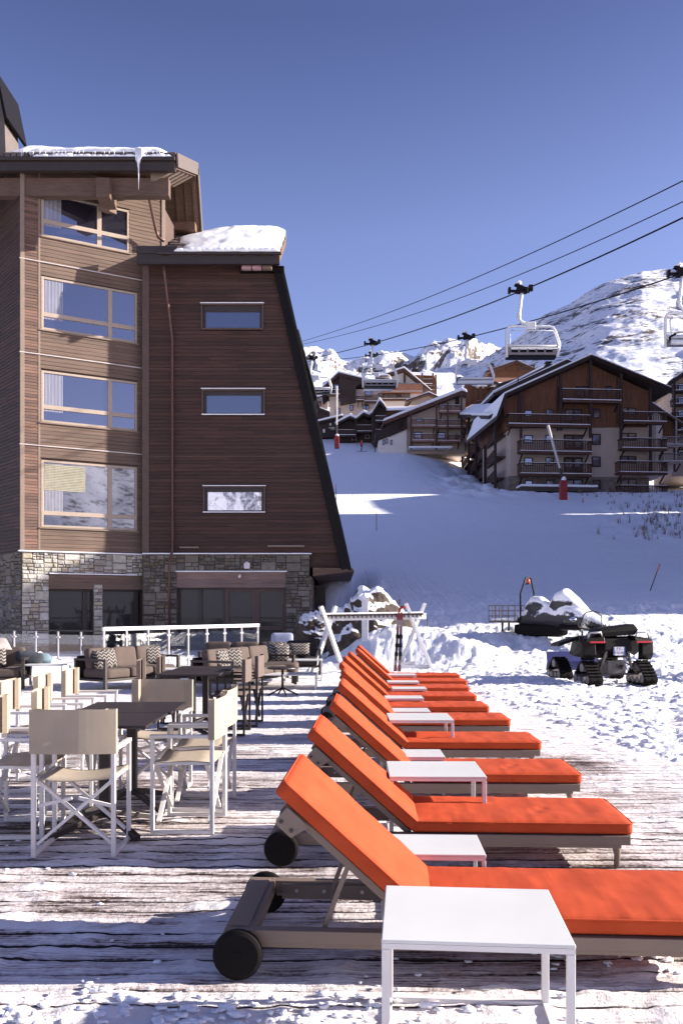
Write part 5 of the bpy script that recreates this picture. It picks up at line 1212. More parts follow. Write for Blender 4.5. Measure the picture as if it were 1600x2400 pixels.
# ================================================================ CHAIRLIFT
def plan(a_, px): k = (px-800)/2000.0; Y = (a_+.306*0)/(k+.306); return Y
def lift_pt(a_, px, py): Y = a_/((px-800)/2000.0+.306); return P(px, py, Y)
A3 = 19.9; A4 = 24.5
def cable(name, lab, a_, pts, r_, D=None):
    w_ = [lift_pt(a_, *p) for p in pts]; d0 = w_[0]-w_[1]; w_ = [w_[0]+d0*1.2]+w_; d1 = w_[-1]-w_[-2]; w_ += [w_[-1]+d1*1.5]
    # smooth resample
    ys = [p.y for p in w_]; order = np.argsort(ys); ys = np.array(ys)[order]; xs = np.array([p.x for p in w_])[order]; zs = np.array([p.z for p in w_])[order]
    cf = np.polyfit(ys, zs, 3); Y = np.linspace(ys[0], ys[-1], 60); Zf = np.polyval(cf, Y); X = np.interp(Y, ys, xs)
    c = w_[1]; o = MB().tube([(x-c.x, y-c.y, z-c.z) for x, y, z in zip(X, Y, Zf)], r_, 6).obj(name, M_black, None, smooth=True); o.location = c; tag(o, lab, 'cable', 'chairlift cables'); return cf
cable('lift_cable', 'topmost thin cable of the chairlift', 21.5, [(1600,417),(1326,552),(1159,632),(967,716),(717,796)], .022)
cable('lift_cable', 'second thin cable of the chairlift from the top', 21.5, [(1600,466),(1366,575),(1205,647),(1016,727),(717,804)], .02)
c3 = cable('lift_cable', 'haul rope of the chairlift carrying the nearest complete chair', A3, [(1600,506),(1406,598),(1242,670),(1102,733),(889,802),(757,833)], .03)
c4 = cable('lift_cable', 'lowest chairlift rope, crossing in front of the snowy slope', A4, [(1600,638),(1458,681),(1251,747),(1096,793),(861,839),(711,845)], .03)
M_chairw = mat('chair_white', (.72,.71,.71), .4, .08, 2)
M_chairgrey = mat('chair_back_grey', (.20,.165,.165), .5, .1, 2)
def liftchair(lab, back):
    r = root('lift_chair', lab, 'lift chair', group='chairs of the chairlift')
    mb = MB(); mb.box(-.25,.25,-.16,.16,-.12,.12); mb.tube([(-.5,0,-.02),(.35,0,-.05)], .07, 8); mb.box(-.62,-.5,-.13,.13,-.13,.13); mb.beam((-.3,.1,.32),(.3,.1,.05),.2,.14); mb.box(.3,.5,-.1,.1,-.02,.25); mb.obj('grip', M_black, r, bevel=.03)
    mb = MB(); mb.lathe([(.16,.12),(.12,.2),(.02,.24)], 10, T(-.15,0,.2)); mb.obj('snow_cap', M_roofsnow, r, smooth=True)
    mb = MB(); mb.tube([(0,0,-.1),(-.06,0,-.6),(-.13,0,-1.16),(-.10,0,-1.32),(.02,0,-1.44),(.2,0,-1.5),(.4,0,-1.52)], .075, 10); mb.tube([(-.13,0,-1.05),(-.13,0,-1.2)], .10, 10); mb.obj('hanger', M_chairw, r, smooth=True)
    mb = MB(); mb.box(.18,.62,-.1,.1,-1.78,-1.42); mb.obj('clamp_box', M_chairw, r, bevel=.04)
    f = -1 if back else 1                                   # side the seat sticks out to
    mb = MB(); mb.tube([(-.68,0,-3.0),(-.70,0,-2.3),(-.69,0,-1.85),(-.62,0,-1.66),(-.45,0,-1.6),(.4,0,-1.62),(1.25,0,-1.62),(1.42,0,-1.68),(1.52,0,-1.85),(1.68,0,-2.35),(1.70,0,-2.45),(1.60,0,-3.0)], .062, 8); mb.obj('carrier_frame', M_chairw, r, smooth=True)
    b_ = f*-1
    mb = MB(); mb.tube([(-.42,0,-1.75),(-.55,-.1,-1.95),(-.6,-.35,-2.5),(-.55,-.4,-2.72),(1.5,-.4,-2.72),(1.58,-.35,-2.6),(1.45,-.1,-1.95),(1.35,0,-1.78)], .026, 6); mb.tube([(-.45,-.05,-1.82),(1.4,-.05,-1.82)], .02, 6); mb.obj('safety_bar', M_chairw, r, smooth=True)
    if back:
        mb = MB(); z1, z0, x0, x1 = -2.52, -3.0, -.66, 1.58; n = 5; zz = (z1-.08, z0+.22); mb.box(x0,x1,.0,.05,zz[0],z1-.001); mb.box(x0,x1,.0,.05,z0+.12,zz[1])
        ww = (x1-x0-.3)/n
        xs_ = x0
        mb.box(x0, x0+.19, .001, .049, zz[1], zz[0]); mb.box(x1-.19, x1, .001, .049, zz[1], zz[0])
        for k in range(1, n): xc = x0+.15+ww*k; mb.box(xc-.045, xc+.045, .001, .049, zz[1], zz[0])
        bk = mb.obj('backrest', M_chairgrey, r, bevel=.012)
        mb = MB(); mb.box(x0+.06,x1-.06,.052,.058,zz[1]-.0,zz[0]); mb.obj('backrest_lining', M_black, bk)
        mb = MB(); mb.box(x0,x1,-.0,.5,z0,z0+.11); mb.obj('seat', M_black, r, bevel=.02)
        mb = MB(); mb.tube([(x0,.0,z1+.04),(x1,.0,z1+.04)], .06, 8); mb.obj('top_roll', M_chairw, r, smooth=True)
        mb = MB()
        for k in range(n): xc = x0+.15+ww*(k+.5); mb.box(xc-.15,xc+.15,-.02,.0,zz[0]-.06,zz[0]-.0)
        mb.obj('window_snow', M_roofsnow, bk, bevel=.008)
    else:
        x0, x1 = -.66, 1.58
        mb = MB(); mb.box(x0,x1,-.5,.0,-3.0,-2.9); mb.obj('seat', M_chairgrey, r, bevel=.02)
        mb = MB(); mb.box(x0,x1,.0,.05,-2.9,-2.55); mb.obj('backrest', M_chairgrey, r, bevel=.02)
        mb = MB(); mb.tube([(x0,-.5,-2.95),(x1,-.5,-2.95)], .11, 10); mb.tube([(x0,-.1,-2.62),(x1,-.1,-2.62)], .10, 10); mb.obj('padded_roll', M_chairw, r, smooth=True)
        mb = MB(); mb.tube([(x0+.1,-.3,-3.0),(x0-.05,-.5,-2.75),(x0+.2,-.45,-2.6)], .05, 6); mb.obj('arm', M_black, r, smooth=True)
    return r
def at_rope(a_, cf, px): Y = a_/((px-800)/2000.0+.306); return Vector(((px-800)/2000*Y, Y, float(np.polyval(cf, Y))))
cb = liftchair('nearest complete lift chair, white frame with five windows in its grey back', True); cb.location = at_rope(A3, c3, 1222)
dup(cb, at_rope(A3, c3, 874), 0, 'lift chair hanging in front of the chalet chimneys, seen from behind, second of the row'); dup(cb, at_rope(A3, c3, 731), 0, 'farthest lift chair, half hidden behind the hotel edge')
cf_ = liftchair('lift chair cut off by the right edge, white rolls seen from the front', False); cf_.location = at_rope(A4, c4, 1598)
dup(cf_, at_rope(A4, c4, 1094), 0, 'empty lift chair facing the camera in front of the pale mountain slope'); dup(cf_, at_rope(A4, c4, 872), 0, 'small far lift chair facing the camera, overlapping the left chalet')

# ================================================================ LOOSE SNOW CRUMBS
def crumbs(name, lab, n, fn, seed):
    rg = random.Random(seed); bm = bmesh.new(); bmesh.ops.create_icosphere(bm, subdivisions=2, radius=1); V0 = [v.co.copy() for v in bm.verts]; F0 = [tuple(v.index for v in f.verts) for f in bm.faces]; bm.free(); mb = MB()
    for _ in range(n):
        x, y, z, r_ = fn(rg); o = Vector((rg.uniform(0,9), rg.uniform(0,9), rg.uniform(0,9))); s3 = Vector((rg.uniform(.8,2.0), rg.uniform(.7,1.3), rg.uniform(.35,.7)))
        from mathutils import noise as mn
        mb.add([(x+v.x*s3.x*r_*k, y+v.y*s3.y*r_*k, z+v.z*s3.z*r_*k) for v in V0 for k in ((1+.8*mn.noise(v*1.5+o)),)], F0)
    o = mb.obj(name, M_snow, None, smooth=True, fix=False); tag(o, lab, 'snow', kind='stuff')
def fa(rg):
    x = rg.gauss(-.5, .6); y = rg.gauss(3.12, .10)+.05*math.sin(x*5)
    if rg.random() < .35: x = rg.uniform(.75, 1.7); y = rg.gauss(3.75, .13)
    return x, y, .015, rg.uniform(.003, .015)*(1 if rg.random() < .85 else 1.6)
crumbs('snow_crumbs', 'loose crumbs of snow on the boards in the foreground', 420, fa, 2)
def fb(rg):
    x = rg.uniform(-3.2, 3.2); y = 3.2+9*rg.random()**1.4; return x, y, .008, rg.uniform(.004, .013)
crumbs('snow_crumbs', 'small bits of snow scattered over the deck', 260, fb, 3)
def fc(rg):
    y = rg.uniform(9, 21); x = rg.uniform(max(2.6-(y-8)*.1, .12*y), .45*y); return x, y, hz(x, y)+.0, rg.uniform(.015, .075)
crumbs('snow_lumps', 'broken lumps of snow beside the loungers', 420, fc, 4)
# ================================================================ VILLAGE
class Chalet:
    """facade at local y=0 facing -y; pixel measures of the photograph turned into metres at distance D"""
    def __init__(s, name, label, ox, base, D, rot=0, conv=None, cat='chalet', grp='chalets above the piste'):
        s.c = conv or (lambda x, y: (x, y)); px, py = s.c(ox, base); s.o = P(px, py, D); s.px, s.py, s.k = px, py, D/2000.0
        s.r = root(name, label, cat, s.o, R(rot), grp); s.cr = math.cos(R(rot))
    def xz(s, x, y): px, py = s.c(x, y); return ((px-s.px)*s.k/s.cr, (s.py-py)*s.k)
    def wall(s, name, poly, mat_, y0=0, depth=12): mb = MB(); mb.prism([s.xz(*p) for p in poly], y0, depth); return mb.obj(name, mat_, s.r)
    def roof(s, pts, over=1.0, depth=12, th=.35, snow=.35, snowmat=M_roofsnow, sh=0, soff=M_chdark, lip=.0):
        q = [s.xz(*p) for p in pts]
        up = q; dn = [(x, z-th) for x, z in q][::-1]
        mb = MB(); mb.prism(up+dn, -over, depth); rf = mb.obj('roof', soff, s.r)
        if snow:
            n = len(q); mb = MB(); mb.prism([(x, z+.02) for x, z in q]+[(x*1+(.1 if i in (0, n-1) else 0)*(1 if i == 0 else -1), z+snow*(.75 if i in (0, n-1) else 1)) for i, (x, z) in enumerate(q)][::-1], -over+.12+sh, depth-.1)
            mb.obj('roof_snow', snowmat, rf, bevel=.10)
        return rf
    def win(s, rects, fr=M_chdark, gl=M_chglass, mull=True, y=0, nm='window'):
        for x0, y0, x1, y1 in rects:
            (a, d), (b, c) = s.xz(x0, y0), s.xz(x1, y1); f = max(.1, (d-c)*.1); mb = MB()
            mb.box(a, b, y-.06, y+.05, d-f, d); mb.box(a, b, y-.06, y+.05, c, c+f); mb.box(a, a+f, y-.062, y+.05, c, d); mb.box(b-f, b, y-.062, y+.05, c, d)
            if mull and (b-a) > 1.5: m_ = (a+b)/2; mb.box(m_-f*.8, m_+f*.8, y-.055, y+.05, c+f, d-f)
            w_ = mb.obj(nm, fr, s.r); mb = MB(); mb.box(a+f*.5, b-f*.5, y-.03, y+.02, c+f*.5, d-f*.5); mb.obj('pane', gl, w_)
    def balc(s, rects, out=1.3, wood_=M_chbalc, snow=True, solid=False, y=0, brack=True, rail=M_balrail):
        for x0, y0, x1, y1 in rects:
            (a, d), (b, c) = s.xz(x0, y0), s.xz(x1, y1); mb = MB(); H = d-c; t = .07
            mb.box(a, b, y-out, y, c-.18, c); mb.box(a, b, y-out-.03, y-out+.05, c-.35, c-.18)
            if solid: mb.box(a, b, y-out, y-out+.05, c+.12, d-.08)
            else:
                n = max(3, int((b-a)/.21))
                for k in range(n): x = a+(b-a)*(k+.5)/n; mb.box(x-.045, x+.045, y-out+.005, y-out+.035, c+.08, d-.08)
            for xs in (a+.02, b-.06):
                m_ = max(3, int(out/.25))
                for k in range(m_): yy = y-out+out*(k+.5)/m_; mb.box(xs, xs+.04, yy-.05, yy+.05, c+.08, d-.08)
            for k in range(int((b-a)/3)+2): x = a+(b-a-.12)*k/(int((b-a)/3)+1); mb.box(x, x+.12, y-out-.03, y-out+.04, c, d)
            mb.box(a, b, y-out, y-out+.07, c+.02, c+.1)
            bl_ = mb.obj('balcony', wood_, s.r)
            mb = MB(); mb.box(a-.05, b+.05, y-out-.06, y-out+.08, d-.08, d+.03); mb.box(a-.03, a+.08, y-out+.08, y, d-.08, d+.03); mb.box(b-.08, b+.03, y-out+.08, y, d-.08, d+.03); mb.obj('handrail', M_chdark, bl_)
            if snow: mb = MB(); mb.box(a, b, y-out-.04, y-out+.05, d+.031, d+.075); mb.box(a, b, y-out-.07, y-out-.02, c-.02, c+.05); mb.obj('rail_snow', M_roofsnow, bl_)
            if brack:
                mb = MB()
                for x in np.linspace(a+.3, b-.3, max(2, int((b-a)/3.5))): mb = MB(); mb.beam((x, y-out+.1, c-.25), (x, y, c-1.1), .14, .14); mb.obj('bracket', M_chdark, bl_)
    def posts(s, L, w_=.28, y=-1.2, m=M_chdark):
        for x, y0, y1 in L:
            (a, d), (_, c) = s.xz(x, y0), s.xz(x, y1); mb = MB(); mb.box(a-w_/2, a+w_/2, y-w_/2, y+w_/2, c, d); mb.obj('post', m, s.r)
    def chim(s, x0, y0, x1, y1, yd=4, m=None):
        (a, d), (b, c) = s.xz(x0, y0), s.xz(x1, y1); mb = MB(); mb.box(a, b, yd, yd+(b-a), c-1.5, d); mb.box(a-.12, b+.12, yd-.12, yd+(b-a)+.12, d-.35, d-.2); 
        ch = mb.obj('chimney', m or mat('brick_chimney', (.16,.075,.045), .9, .3, 3), s.r); mb = MB(); mb.box(a, b, yd, yd+(b-a), d+.25, d+.4); mb.box((a+b)/2-.2,(a+b)/2+.2,yd+.1,yd+.3,d-.1,d+.25); mb.obj('chimney_cap', M_chdark, ch)
def conv(x0, y0, s): return lambda x, y: (x0+x/s, y0+y/s)
cB = conv(1050, 780, 2.851)
# ---- large chalet at the right
c = Chalet('large_chalet', 'largest chalet at right with larch upper floors, cream plaster and four rows of balconies', 415, 1078, 100, 5, cB, 'apartment building')
c.wall('stone_base', [(405,1110),(1370,1110),(1370,955),(405,955)], mat('chalet_stone', (.17,.135,.115), .95, .45, 1.6, .6, 3), 0, 13)
c.wall('plaster_wall', [(415,954),(1360,954),(1360,612),(415,640)], M_plaster, .06, 13)
c.wall('timber_gable', [(400,640),(1360,612),(1370,370),(1290,340),(935,185),(370,450),(370,520),(385,590)], M_chwood, -.04, 13)
c.roof([(298,575),(352,430),(935,158),(1490,366)], 1.6, 13.5, .45, .22)
mb = MB(); q = [c.xz(*p) for p in [(305,590),(362,442),(935,172),(1485,380)]]
for (x0, z0), (x1, z1) in zip(q[:-1], q[1:]): mb.beam((x0,-1.64,z0),(x1,-1.64,z1),.08,.5,up=(0,1,0))
mb.obj('verge_board', M_chdark, c.r)
mb = MB()
for x_, y_ in ((465,640),(733,650),(1145,600)): a, z = c.xz(x_, y_); mb = MB(); mb.box(a-.06,a+.06,-.07,-.04,z,z+6); mb.obj('timber_trim', M_chdark, c.r)
c.win([(738,355,780,400),(858,345,975,430),(1065,340,1110,385),(508,515,562,560),(655,508,708,555),(780,500,905,590),(977,495,1027,560),(1165,485,1275,530)], y=-.06)
c.win([(507,682,565,735),(653,678,710,730),(778,672,908,770),(972,665,1032,738),(1165,655,1280,705),(507,833,565,885),(653,830,710,885),(778,825,908,925),(972,818,1032,888),(1165,810,1280,860)])
c.win([(512,985,565,1040),(658,980,712,1035),(780,975,908,1030),(978,975,1032,1038),(1170,965,1280,1020)])
c.balc([(743,387,1142,455),(380,560,930,622)], out=1.4)
c.balc([(1158,530,1455,590)], out=1.4); c.balc([(458,728,940,800),(1150,706,1455,768),(458,880,940,948),(1130,860,1460,930),(1135,1022,1460,1085)], out=1.4)
c.posts([(465,415,725),(733,285,660),(935,165,705),(1145,275,700),(1347,365,930)])
mb = MB(); a, z = c.xz(445, 1045); b, _ = c.xz(960, 1045); mb.box(a, b, -2.4, -.3, z-.5, z); mb.obj('terrace', M_mortar, c.r); mb = MB(); mb.box(a, b, -2.5, -.3, z+.002, z+.28); mb.obj('terrace_snow', M_roofsnow, c.r, bevel=.1)
# side wing going back to the left with its own stepped roofs
c2 = Chalet('timber_wing', 'long dark timber side of the large chalet with stacked balconies running back to the left', 300, 1000, 104, 0, cB, 'apartment building')
def stepped(cx0, cx1, d0, d1, ytop0, ytop1, yb0, yb1, key):
    pass
mb = MB(); n0 = P(*cB(395, 0), 103); 
# plan line from the large chalet's left edge back-left to px 1085 at 138 m
a0 = P(*cB(395, 1060), 101.5); a1 = P(*cB(150, 830), 138)
rr = c2.r.location; L = (Vector((a1.x, a1.y, 0))-Vector((a0.x, a0.y, 0))); LL = L.length; un = L.normalized()
MS = Matrix(((-un.x, -un.y, 0, a1.x-rr.x), (-un.y, un.x, 0, a1.y-rr.y), (0, 0, 1, 0), (0, 0, 0, 1)))   # x along the side (from the far end to the near end), -y outwards (to the left)
MS = Matrix(((-un.x, un.y*-1*-1, 0, a1.x-rr.x), (-un.y, -un.x*1, 0, a1.y-rr.y), (0, 0, 1, 0), (0, 0, 0, 1)))
zt = lambda t: (24.5+ (1-t)*8.5)
zb = lambda t: (13+(1-t)*9)
vs = []
for t_ in (0, 1):
    for yy in (0, 9):
        for z in (zb(t_)-3, zt(t_)): vs.append((t_*LL, yy, z-rr.z))
mb = MB(); mb.add(vs, [(0,1,5,4),(2,6,7,3),(0,4,6,2),(1,3,7,5),(0,2,3,1),(4,5,7,6)], MS); mb.obj('timber_wall', M_chdark, c2.r)
for lvl in range(5):
    mb = MB(); seg_ = 4
    for k in range(seg_):
        t0, t1 = k/seg_+.015, (k+1)/seg_-.015; f = lambda t_: zb(t_)+.4+lvl*2.55-rr.z+0
        z0 = f((t0+t1)/2)
        if z0+rr.z+1.2 > zt((t0+t1)/2): continue
        mb.box(t0*LL, t1*LL, -1.3, .0, z0-.2, z0, MS); mb.box(t0*LL, t1*LL, -1.34, -1.25, z0+.92, z0+1.05, MS)
        n = int((t1-t0)*LL/.3)
        for j in range(n): x = t0*LL+(t1-t0)*LL*(j+.5)/n; mb.box(x-.09, x+.09, -1.3, -1.27, z0+.05, z0+.92, MS)
    if mb.v: mb.obj('balcony', M_chbalc, c2.r)
for k in range(5):
    mb = MB(); t_ = k/4*.98+.01; mb.box(t_*LL-.16, t_*LL+.16, -1.55, -1.25, zb(t_)-2-rr.z, zt(t_)-.1-rr.z, MS); mb.obj('post', M_chdark, c2.r)
for k in range(2):
    t0, t1 = (0, .5) if k == 0 else (.5, 1.0); off = 1.5 if k == 0 else 0
    mb = MB(); z0 = zt(t0)+.2-rr.z; z1 = zt(t1)+.2-rr.z
    mb.add([(t0*LL,-2.3,z0-.9),(t1*LL+.5,-2.3,z1-.9),(t1*LL+.5,.3,z1+.5),(t0*LL,.3,z0+.5),(t0*LL,-2.3,z0-.5),(t1*LL+.5,-2.3,z1-.5),(t1*LL+.5,.3,z1+.9),(t0*LL,.3,z0+.9)], [(0,1,2,3),(7,6,5,4),(0,4,5,1),(1,5,6,2),(2,6,7,3),(3,7,4,0)], MS); rf = mb.obj('roof', M_chdark, c2.r)
    mb = MB(); mb.add([(t0*LL+.1,-2.2,z0-.47),(t1*LL+.3,-2.2,z1-.47),(t1*LL+.3,.2,z1+.85),(t0*LL+.1,.2,z0+.85),(t0*LL+.1,-2.2,z0-.15),(t1*LL+.3,-2.2,z1-.15),(t1*LL+.3,.2,z1+1.15),(t0*LL+.1,.2,z0+1.15)], [(0,1,2,3),(7,6,5,4),(0,4,5,1),(1,5,6,2),(2,6,7,3),(3,7,4,0)], MS); mb.obj('roof_snow', M_roofsnow, rf)
# ---- roof ridge just behind the large chalet
c = Chalet('chalet', 'chalet hidden behind the large one, only its dark roof ridge and chimney showing', 440, 520, 118, 4, cB)
c.wall('wall', [(440,560),(860,560),(900,300),(780,200),(430,350)], M_chdark, 0, 8); c.roof([(285,420),(780,187),(1000,270)], 1.2, 8, .5, .2); c.chim(686,176,728,215,2, M_chdark)
c = Chalet('chalet', 'dark roofed chalet with a snow band between the snowy flat roof and the large chalet', 330, 520, 128, 4, cB)
c.wall('wall', [(330,560),(700,560),(640,300),(590,260),(330,340)], M_chdark, 0, 8); c.roof([(200,545),(290,410),(630,235),(800,300)], 1.2, 8, .5, .3)
# ---- large snowy roof and timber balconies behind
c = Chalet('chalet', 'timber building under a broad flat snow covered roof left of the large chalet', 150, 700, 142, 0, cB)
c.wall('timber_wall', [(60,760),(330,760),(330,370),(190,370),(120,330),(60,560)], M_chwood, 0, 10)
c.posts([(80,480,740),(125,360,740),(170,380,740),(205,375,700),(240,380,700)], .3, -1.5, M_chbalc)
c.balc([(100,560,240,600),(100,640,240,680),(180,470,330,510)], 1.3)
q = [c.xz(*p) for p in [(185,345),(215,362),(262,362),(298,345),(325,368),(430,338)]]; q2 = [c.xz(*p) for p in [(120,300),(150,255),(580,252),(560,300)]]
mb = MB(); n = len(q); xl, zl_ = c.xz(150, 256); xr, zr_ = c.xz(585, 256)
mb.add([(*c.xz(185,358)[:1], -1.5, c.xz(185,358)[1]), (c.xz(445,345)[0], -1.5, c.xz(445,345)[1]), (c.xz(580,262)[0]*1.08, 11, c.xz(580,262)[1]*1.0+1.2), (c.xz(150,262)[0], 11, c.xz(150,262)[1]+1.2)] +
       [(c.xz(190,362)[0], -1.5, c.xz(185,358)[1]-.5), (c.xz(440,362)[0], -1.5, c.xz(445,350)[1]-.5), (c.xz(580,280)[0]*1.08, 11, c.xz(580,275)[1]), (c.xz(150,280)[0], 11, c.xz(150,275)[1])], [(0,1,2,3),(7,6,5,4),(0,4,5,1),(1,5,6,2),(2,6,7,3),(3,7,4,0)])
mb.obj('roof_snow', M_roofsnow, c.r, bevel=.25)
mb = MB(); mb.prism([c.xz(248,372), c.xz(298,346), c.xz(352,372), c.xz(352,384), c.xz(298,358), c.xz(248,384)], -2.2, 2); mb.obj('dormer_roof', M_chbalc, c.r)
c = Chalet('chalet', 'small gabled roof with pale verge boards and a chimney above the broad snowy roof', 290, 262, 165, 0, cB)
c.wall('gable', [(280,300),(560,300),(560,255),(445,205),(300,262)], M_chwood, 0, 9); c.roof([(246,262),(450,192),(580,250)], 1.0, 9, .5, .15, soff=M_chbalc)
mb = MB(); mb.beam((*c.xz(380,262)[:1], -.6, c.xz(0,262)[1]), (c.xz(382,225)[0], -.6, c.xz(0,215)[1]), .25); mb.box(c.xz(460,0)[0], c.xz(570,0)[0], -.8, 1, c.xz(0,262)[1], c.xz(0,222)[1]); mb.obj('dormer', M_chbalc, c.r); c.chim(292,188,325,240,3)
# ---- building at the right edge
c = Chalet('apartment_block', 'shaded apartment block with stacked balconies at the right edge behind the large chalet', 1490, 900, 128, -8, cB, 'apartment building')
c.wall('wall', [(1490,960),(1800,960),(1800,250),(1660,230),(1490,310)], M_plaster, 0, 12); c.roof([(1455,345),(1560,275),(1680,215),(1850,300)], 1.5, 12, .5, .35)
for k in range(6): c.balc([(1478,368+k*88,1790,400+k*88)], 1.5, M_chdark)
c.win([(1530,340+k*88,1600,385+k*88) for k in range(6)])
c.posts([(1490,320,940),(1620,300,940)], .3, -1.6)
c = Chalet('chalet', 'sunlit chalet gable with larch cladding peeking out right of the large chalet', 1390, 890, 112, 0, cB)
c.wall('wall', [(1385,930),(1500,930),(1500,600),(1385,530)], M_plasterw, 0, 8); c.wall('larch_wall', [(1430,730),(1500,730),(1500,600),(1430,560)], M_chwood, -.1, 2)
c.roof([(1340,480),(1550,622)], 1.2, 8, .3, .2, soff=M_chbalc); c.balc([(1400,715,1535,760),(1400,822,1535,870)], 1.6, M_balrail); c.posts([(1490,600,880)], .2, -1.5, M_balrail)
# ---- chalet with the long sloping snowy roof
cD = conv(860, 900, 4.9)
c = Chalet('chalet', 'chalet with a long snowy roof sloping down left over a white wall', 455, 770, 135, 0, cD)
c.wall('white_wall', [(130,650),(262,600),(455,510),(455,800),(130,800)], M_plasterw, 0, 8)
c.wall('plaster_wall', [(456,800),(1130,800),(1130,110),(1060,100),(456,350)], M_plaster, .3, 10)
c.wall('timber_wall', [(205,430),(456,330),(456,520),(262,604),(90,650),(90,560),(210,500)], M_chdark, -.3, 8)
c.roof([(178,450),(1075,100),(1135,120)], 1.4, 10, .55, .62, soff=M_chbalc)
c.win([(175,638,202,700),(208,628,238,688),(265,640,287,702)], fr=M_chdark); c.win([(540,545,632,650),(805,550,900,650),(1010,565,1055,635),(1075,565,1120,620),(560,385,640,430),(855,228,905,275),(870,395,905,440),(485,705,608,750),(640,710,722,750),(780,715,895,755)], y=.3)
for nx_ in ((1010,150,1060,260),): c.win([nx_], y=.3, fr=M_chdark, gl=M_chdark)
c.balc([(500,424,780,492),(790,430,1120,500),(820,265,1070,330),(495,595,770,660),(795,600,1060,665)], 1.4, mat('reddish_balcony_wood', (.21,.105,.07), .8, .25, 3), y=.2)
c.posts([(495,370,770),(785,250,770),(912,215,660),(1068,130,660)], .26, -1.3, M_chbalc); mb = MB(); (a, z), (b, _) = c.xz(470,752), c.xz(960,752); mb.box(a, b, -2, 0, z-.1, z+.18); mb.obj('terrace_snow', M_roofsnow, c.r, bevel=.06)
for k, x in enumerate((360,385,405)): c.win([(x-6,430,x+6,515)], y=-.3, gl=M_chdark)
# lower balconies left of it
c = Chalet('chalet', 'dark chalet with snow edged balconies and a thick white roof behind the white wall', 90, 640, 141, 0, cD)
c.wall('timber_wall', [(85,680),(215,680),(215,250),(150,200),(60,330),(60,660)], M_chdark, 0, 9); c.wall('larch_wall', [(215,350),(620,350),(620,270),(215,270)], M_chwood, .5, 8)
c.roof([(52,350),(140,205),(215,285)], 1.2, 2.2, .5, .6); mb = MB(); q = [c.xz(*p) for p in [(140,200),(215,278),(640,270),(600,205)]]; mb.add([(q[1][0],-1,q[1][1]),(q[2][0],-1,q[2][1]),(q[3][0],9,q[3][1]+.6),(q[0][0],9,q[0][1]+.6),(q[1][0],-1,q[1][1]-.6),(q[2][0],-1,q[2][1]-.5),(q[3][0],9,q[3][1]-.2),(q[0][0],9,q[0][1]-.2)], [(0,1,2,3),(7,6,5,4),(0,4,5,1),(1,5,6,2),(2,6,7,3),(3,7,4,0)]); mb.obj('roof_snow', M_roofsnow, c.r, bevel=.2)
c.balc([(92,390,210,440),(92,545,210,600)], 1.4, M_chdark, solid=True)
# ---- left group
cL = conv(730, 850, 6.817)
c = Chalet('chalet', 'tall chalet with dark timber top and cream lower walls, left of the lift chair', 330, 860, 170, 0, cL)
c.wall('plaster_wall', [(300,900),(1060,900),(1060,420),(700,420),(700,300),(450,220),(270,400)], M_plaster, .2, 11)
c.wall('timber_bay', [(455,690),(700,640),(700,400),(800,330),(455,205),(440,210)], M_chdark, -1.2, .2); c.wall('timber_left', [(255,540),(330,540),(455,440),(455,220),(240,400)], M_chdark, -.4, .2)
c.roof([(165,432),(430,190),(1010,330)], 1.6, 11, .55, .5)
c.win([(380,725,455,825),(610,675,662,765),(820,665,915,745)]); c.win([(465,495,500,575),(512,490,545,570),(558,475,590,560),(600,460,632,550),(645,450,675,535),(545,285,600,365)], y=-1.22, fr=M_chdark, gl=M_chdark); c.win([(355,350,440,460),(415,530,455,625)], y=-.4); c.win([(715,430,745,540)], fr=M_balrail, y=-.02); c.win([(850,430,965,540)])
c.balc([(715,560,830,620),(845,540,1040,640),(255,470,450,530)], 1.6, M_chbalc); 
c = Chalet('chalet', 'chalet with sunlit carved balconies and broad gable under the big chimney', 1060, 620, 178, 0, cL)
c.wall('plaster_wall', [(1060,700),(1760,700),(1760,560),(1660,300),(1465,150),(1060,260)], M_plasterw, 0, 11)
c.roof([(1010,270),(1465,122),(1900,480)], 1.8, 11, .5, .45, soff=M_chbalc); c.chim(1085,100,1195,200,5)
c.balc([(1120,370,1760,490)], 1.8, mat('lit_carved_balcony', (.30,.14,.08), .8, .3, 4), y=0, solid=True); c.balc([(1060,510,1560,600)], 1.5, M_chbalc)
c.win([(1360,320,1420,375),(1510,345,1568,400),(1120,470,1185,505),(1195,470,1240,505),(1350,490,1430,545)]); mb = MB(); a, z = c.xz(1480, 350); mb.beam((a,-.3,z),(a,-.3,z+4),.3); mb.obj('gable_brace', M_chdark, c.r)
cM = conv(700, 780, 3.484)
c = Chalet('chalet', 'chalet with a snow covered hipped roof and brown balconies behind the chimney chalet', 975, 470, 186, 0, cM)
c.wall('timber_wall', [(975,500),(1125,500),(1125,340),(880,340),(975,380)], M_chwood, 0, 9); mb = MB(); q = [c.xz(*p) for p in [(868,335),(1100,342),(1140,392),(900,302),(1080,318)]]
mb.add([(q[0][0],-1.5,q[0][1]-.6),(q[1][0],-1.5,q[1][1]-.6),(q[2][0],2,q[2][1]),(q[2][0],10,q[1][1]),(q[0][0],10,q[0][1]),(q[0][0],-1.5,q[0][1]),(q[1][0],-1.5,q[1][1]),(q[3][0],3,q[3][1]+.4),(q[4][0],3,q[4][1]+.2)], [(0,1,6,5),(5,6,8,7),(1,2,8,6),(2,3,8),(3,4,7,8),(4,0,5,7)]); mb.obj('roof_snow', M_roofsnow, c.r, bevel=.1)
c.balc([(985,395,1090,430),(985,450,1100,480)], 1.6, M_chbalc); c.posts([(1088,345,480),(1000,345,480)], .3, -1.6, M_chbalc); c.chim(935,265,988,300,4, M_chdark)
c = Chalet('chalet', 'low gabled chalet roof with pale verge between the carved balconies and the sloping roof', 900, 560, 158, 0, cM)
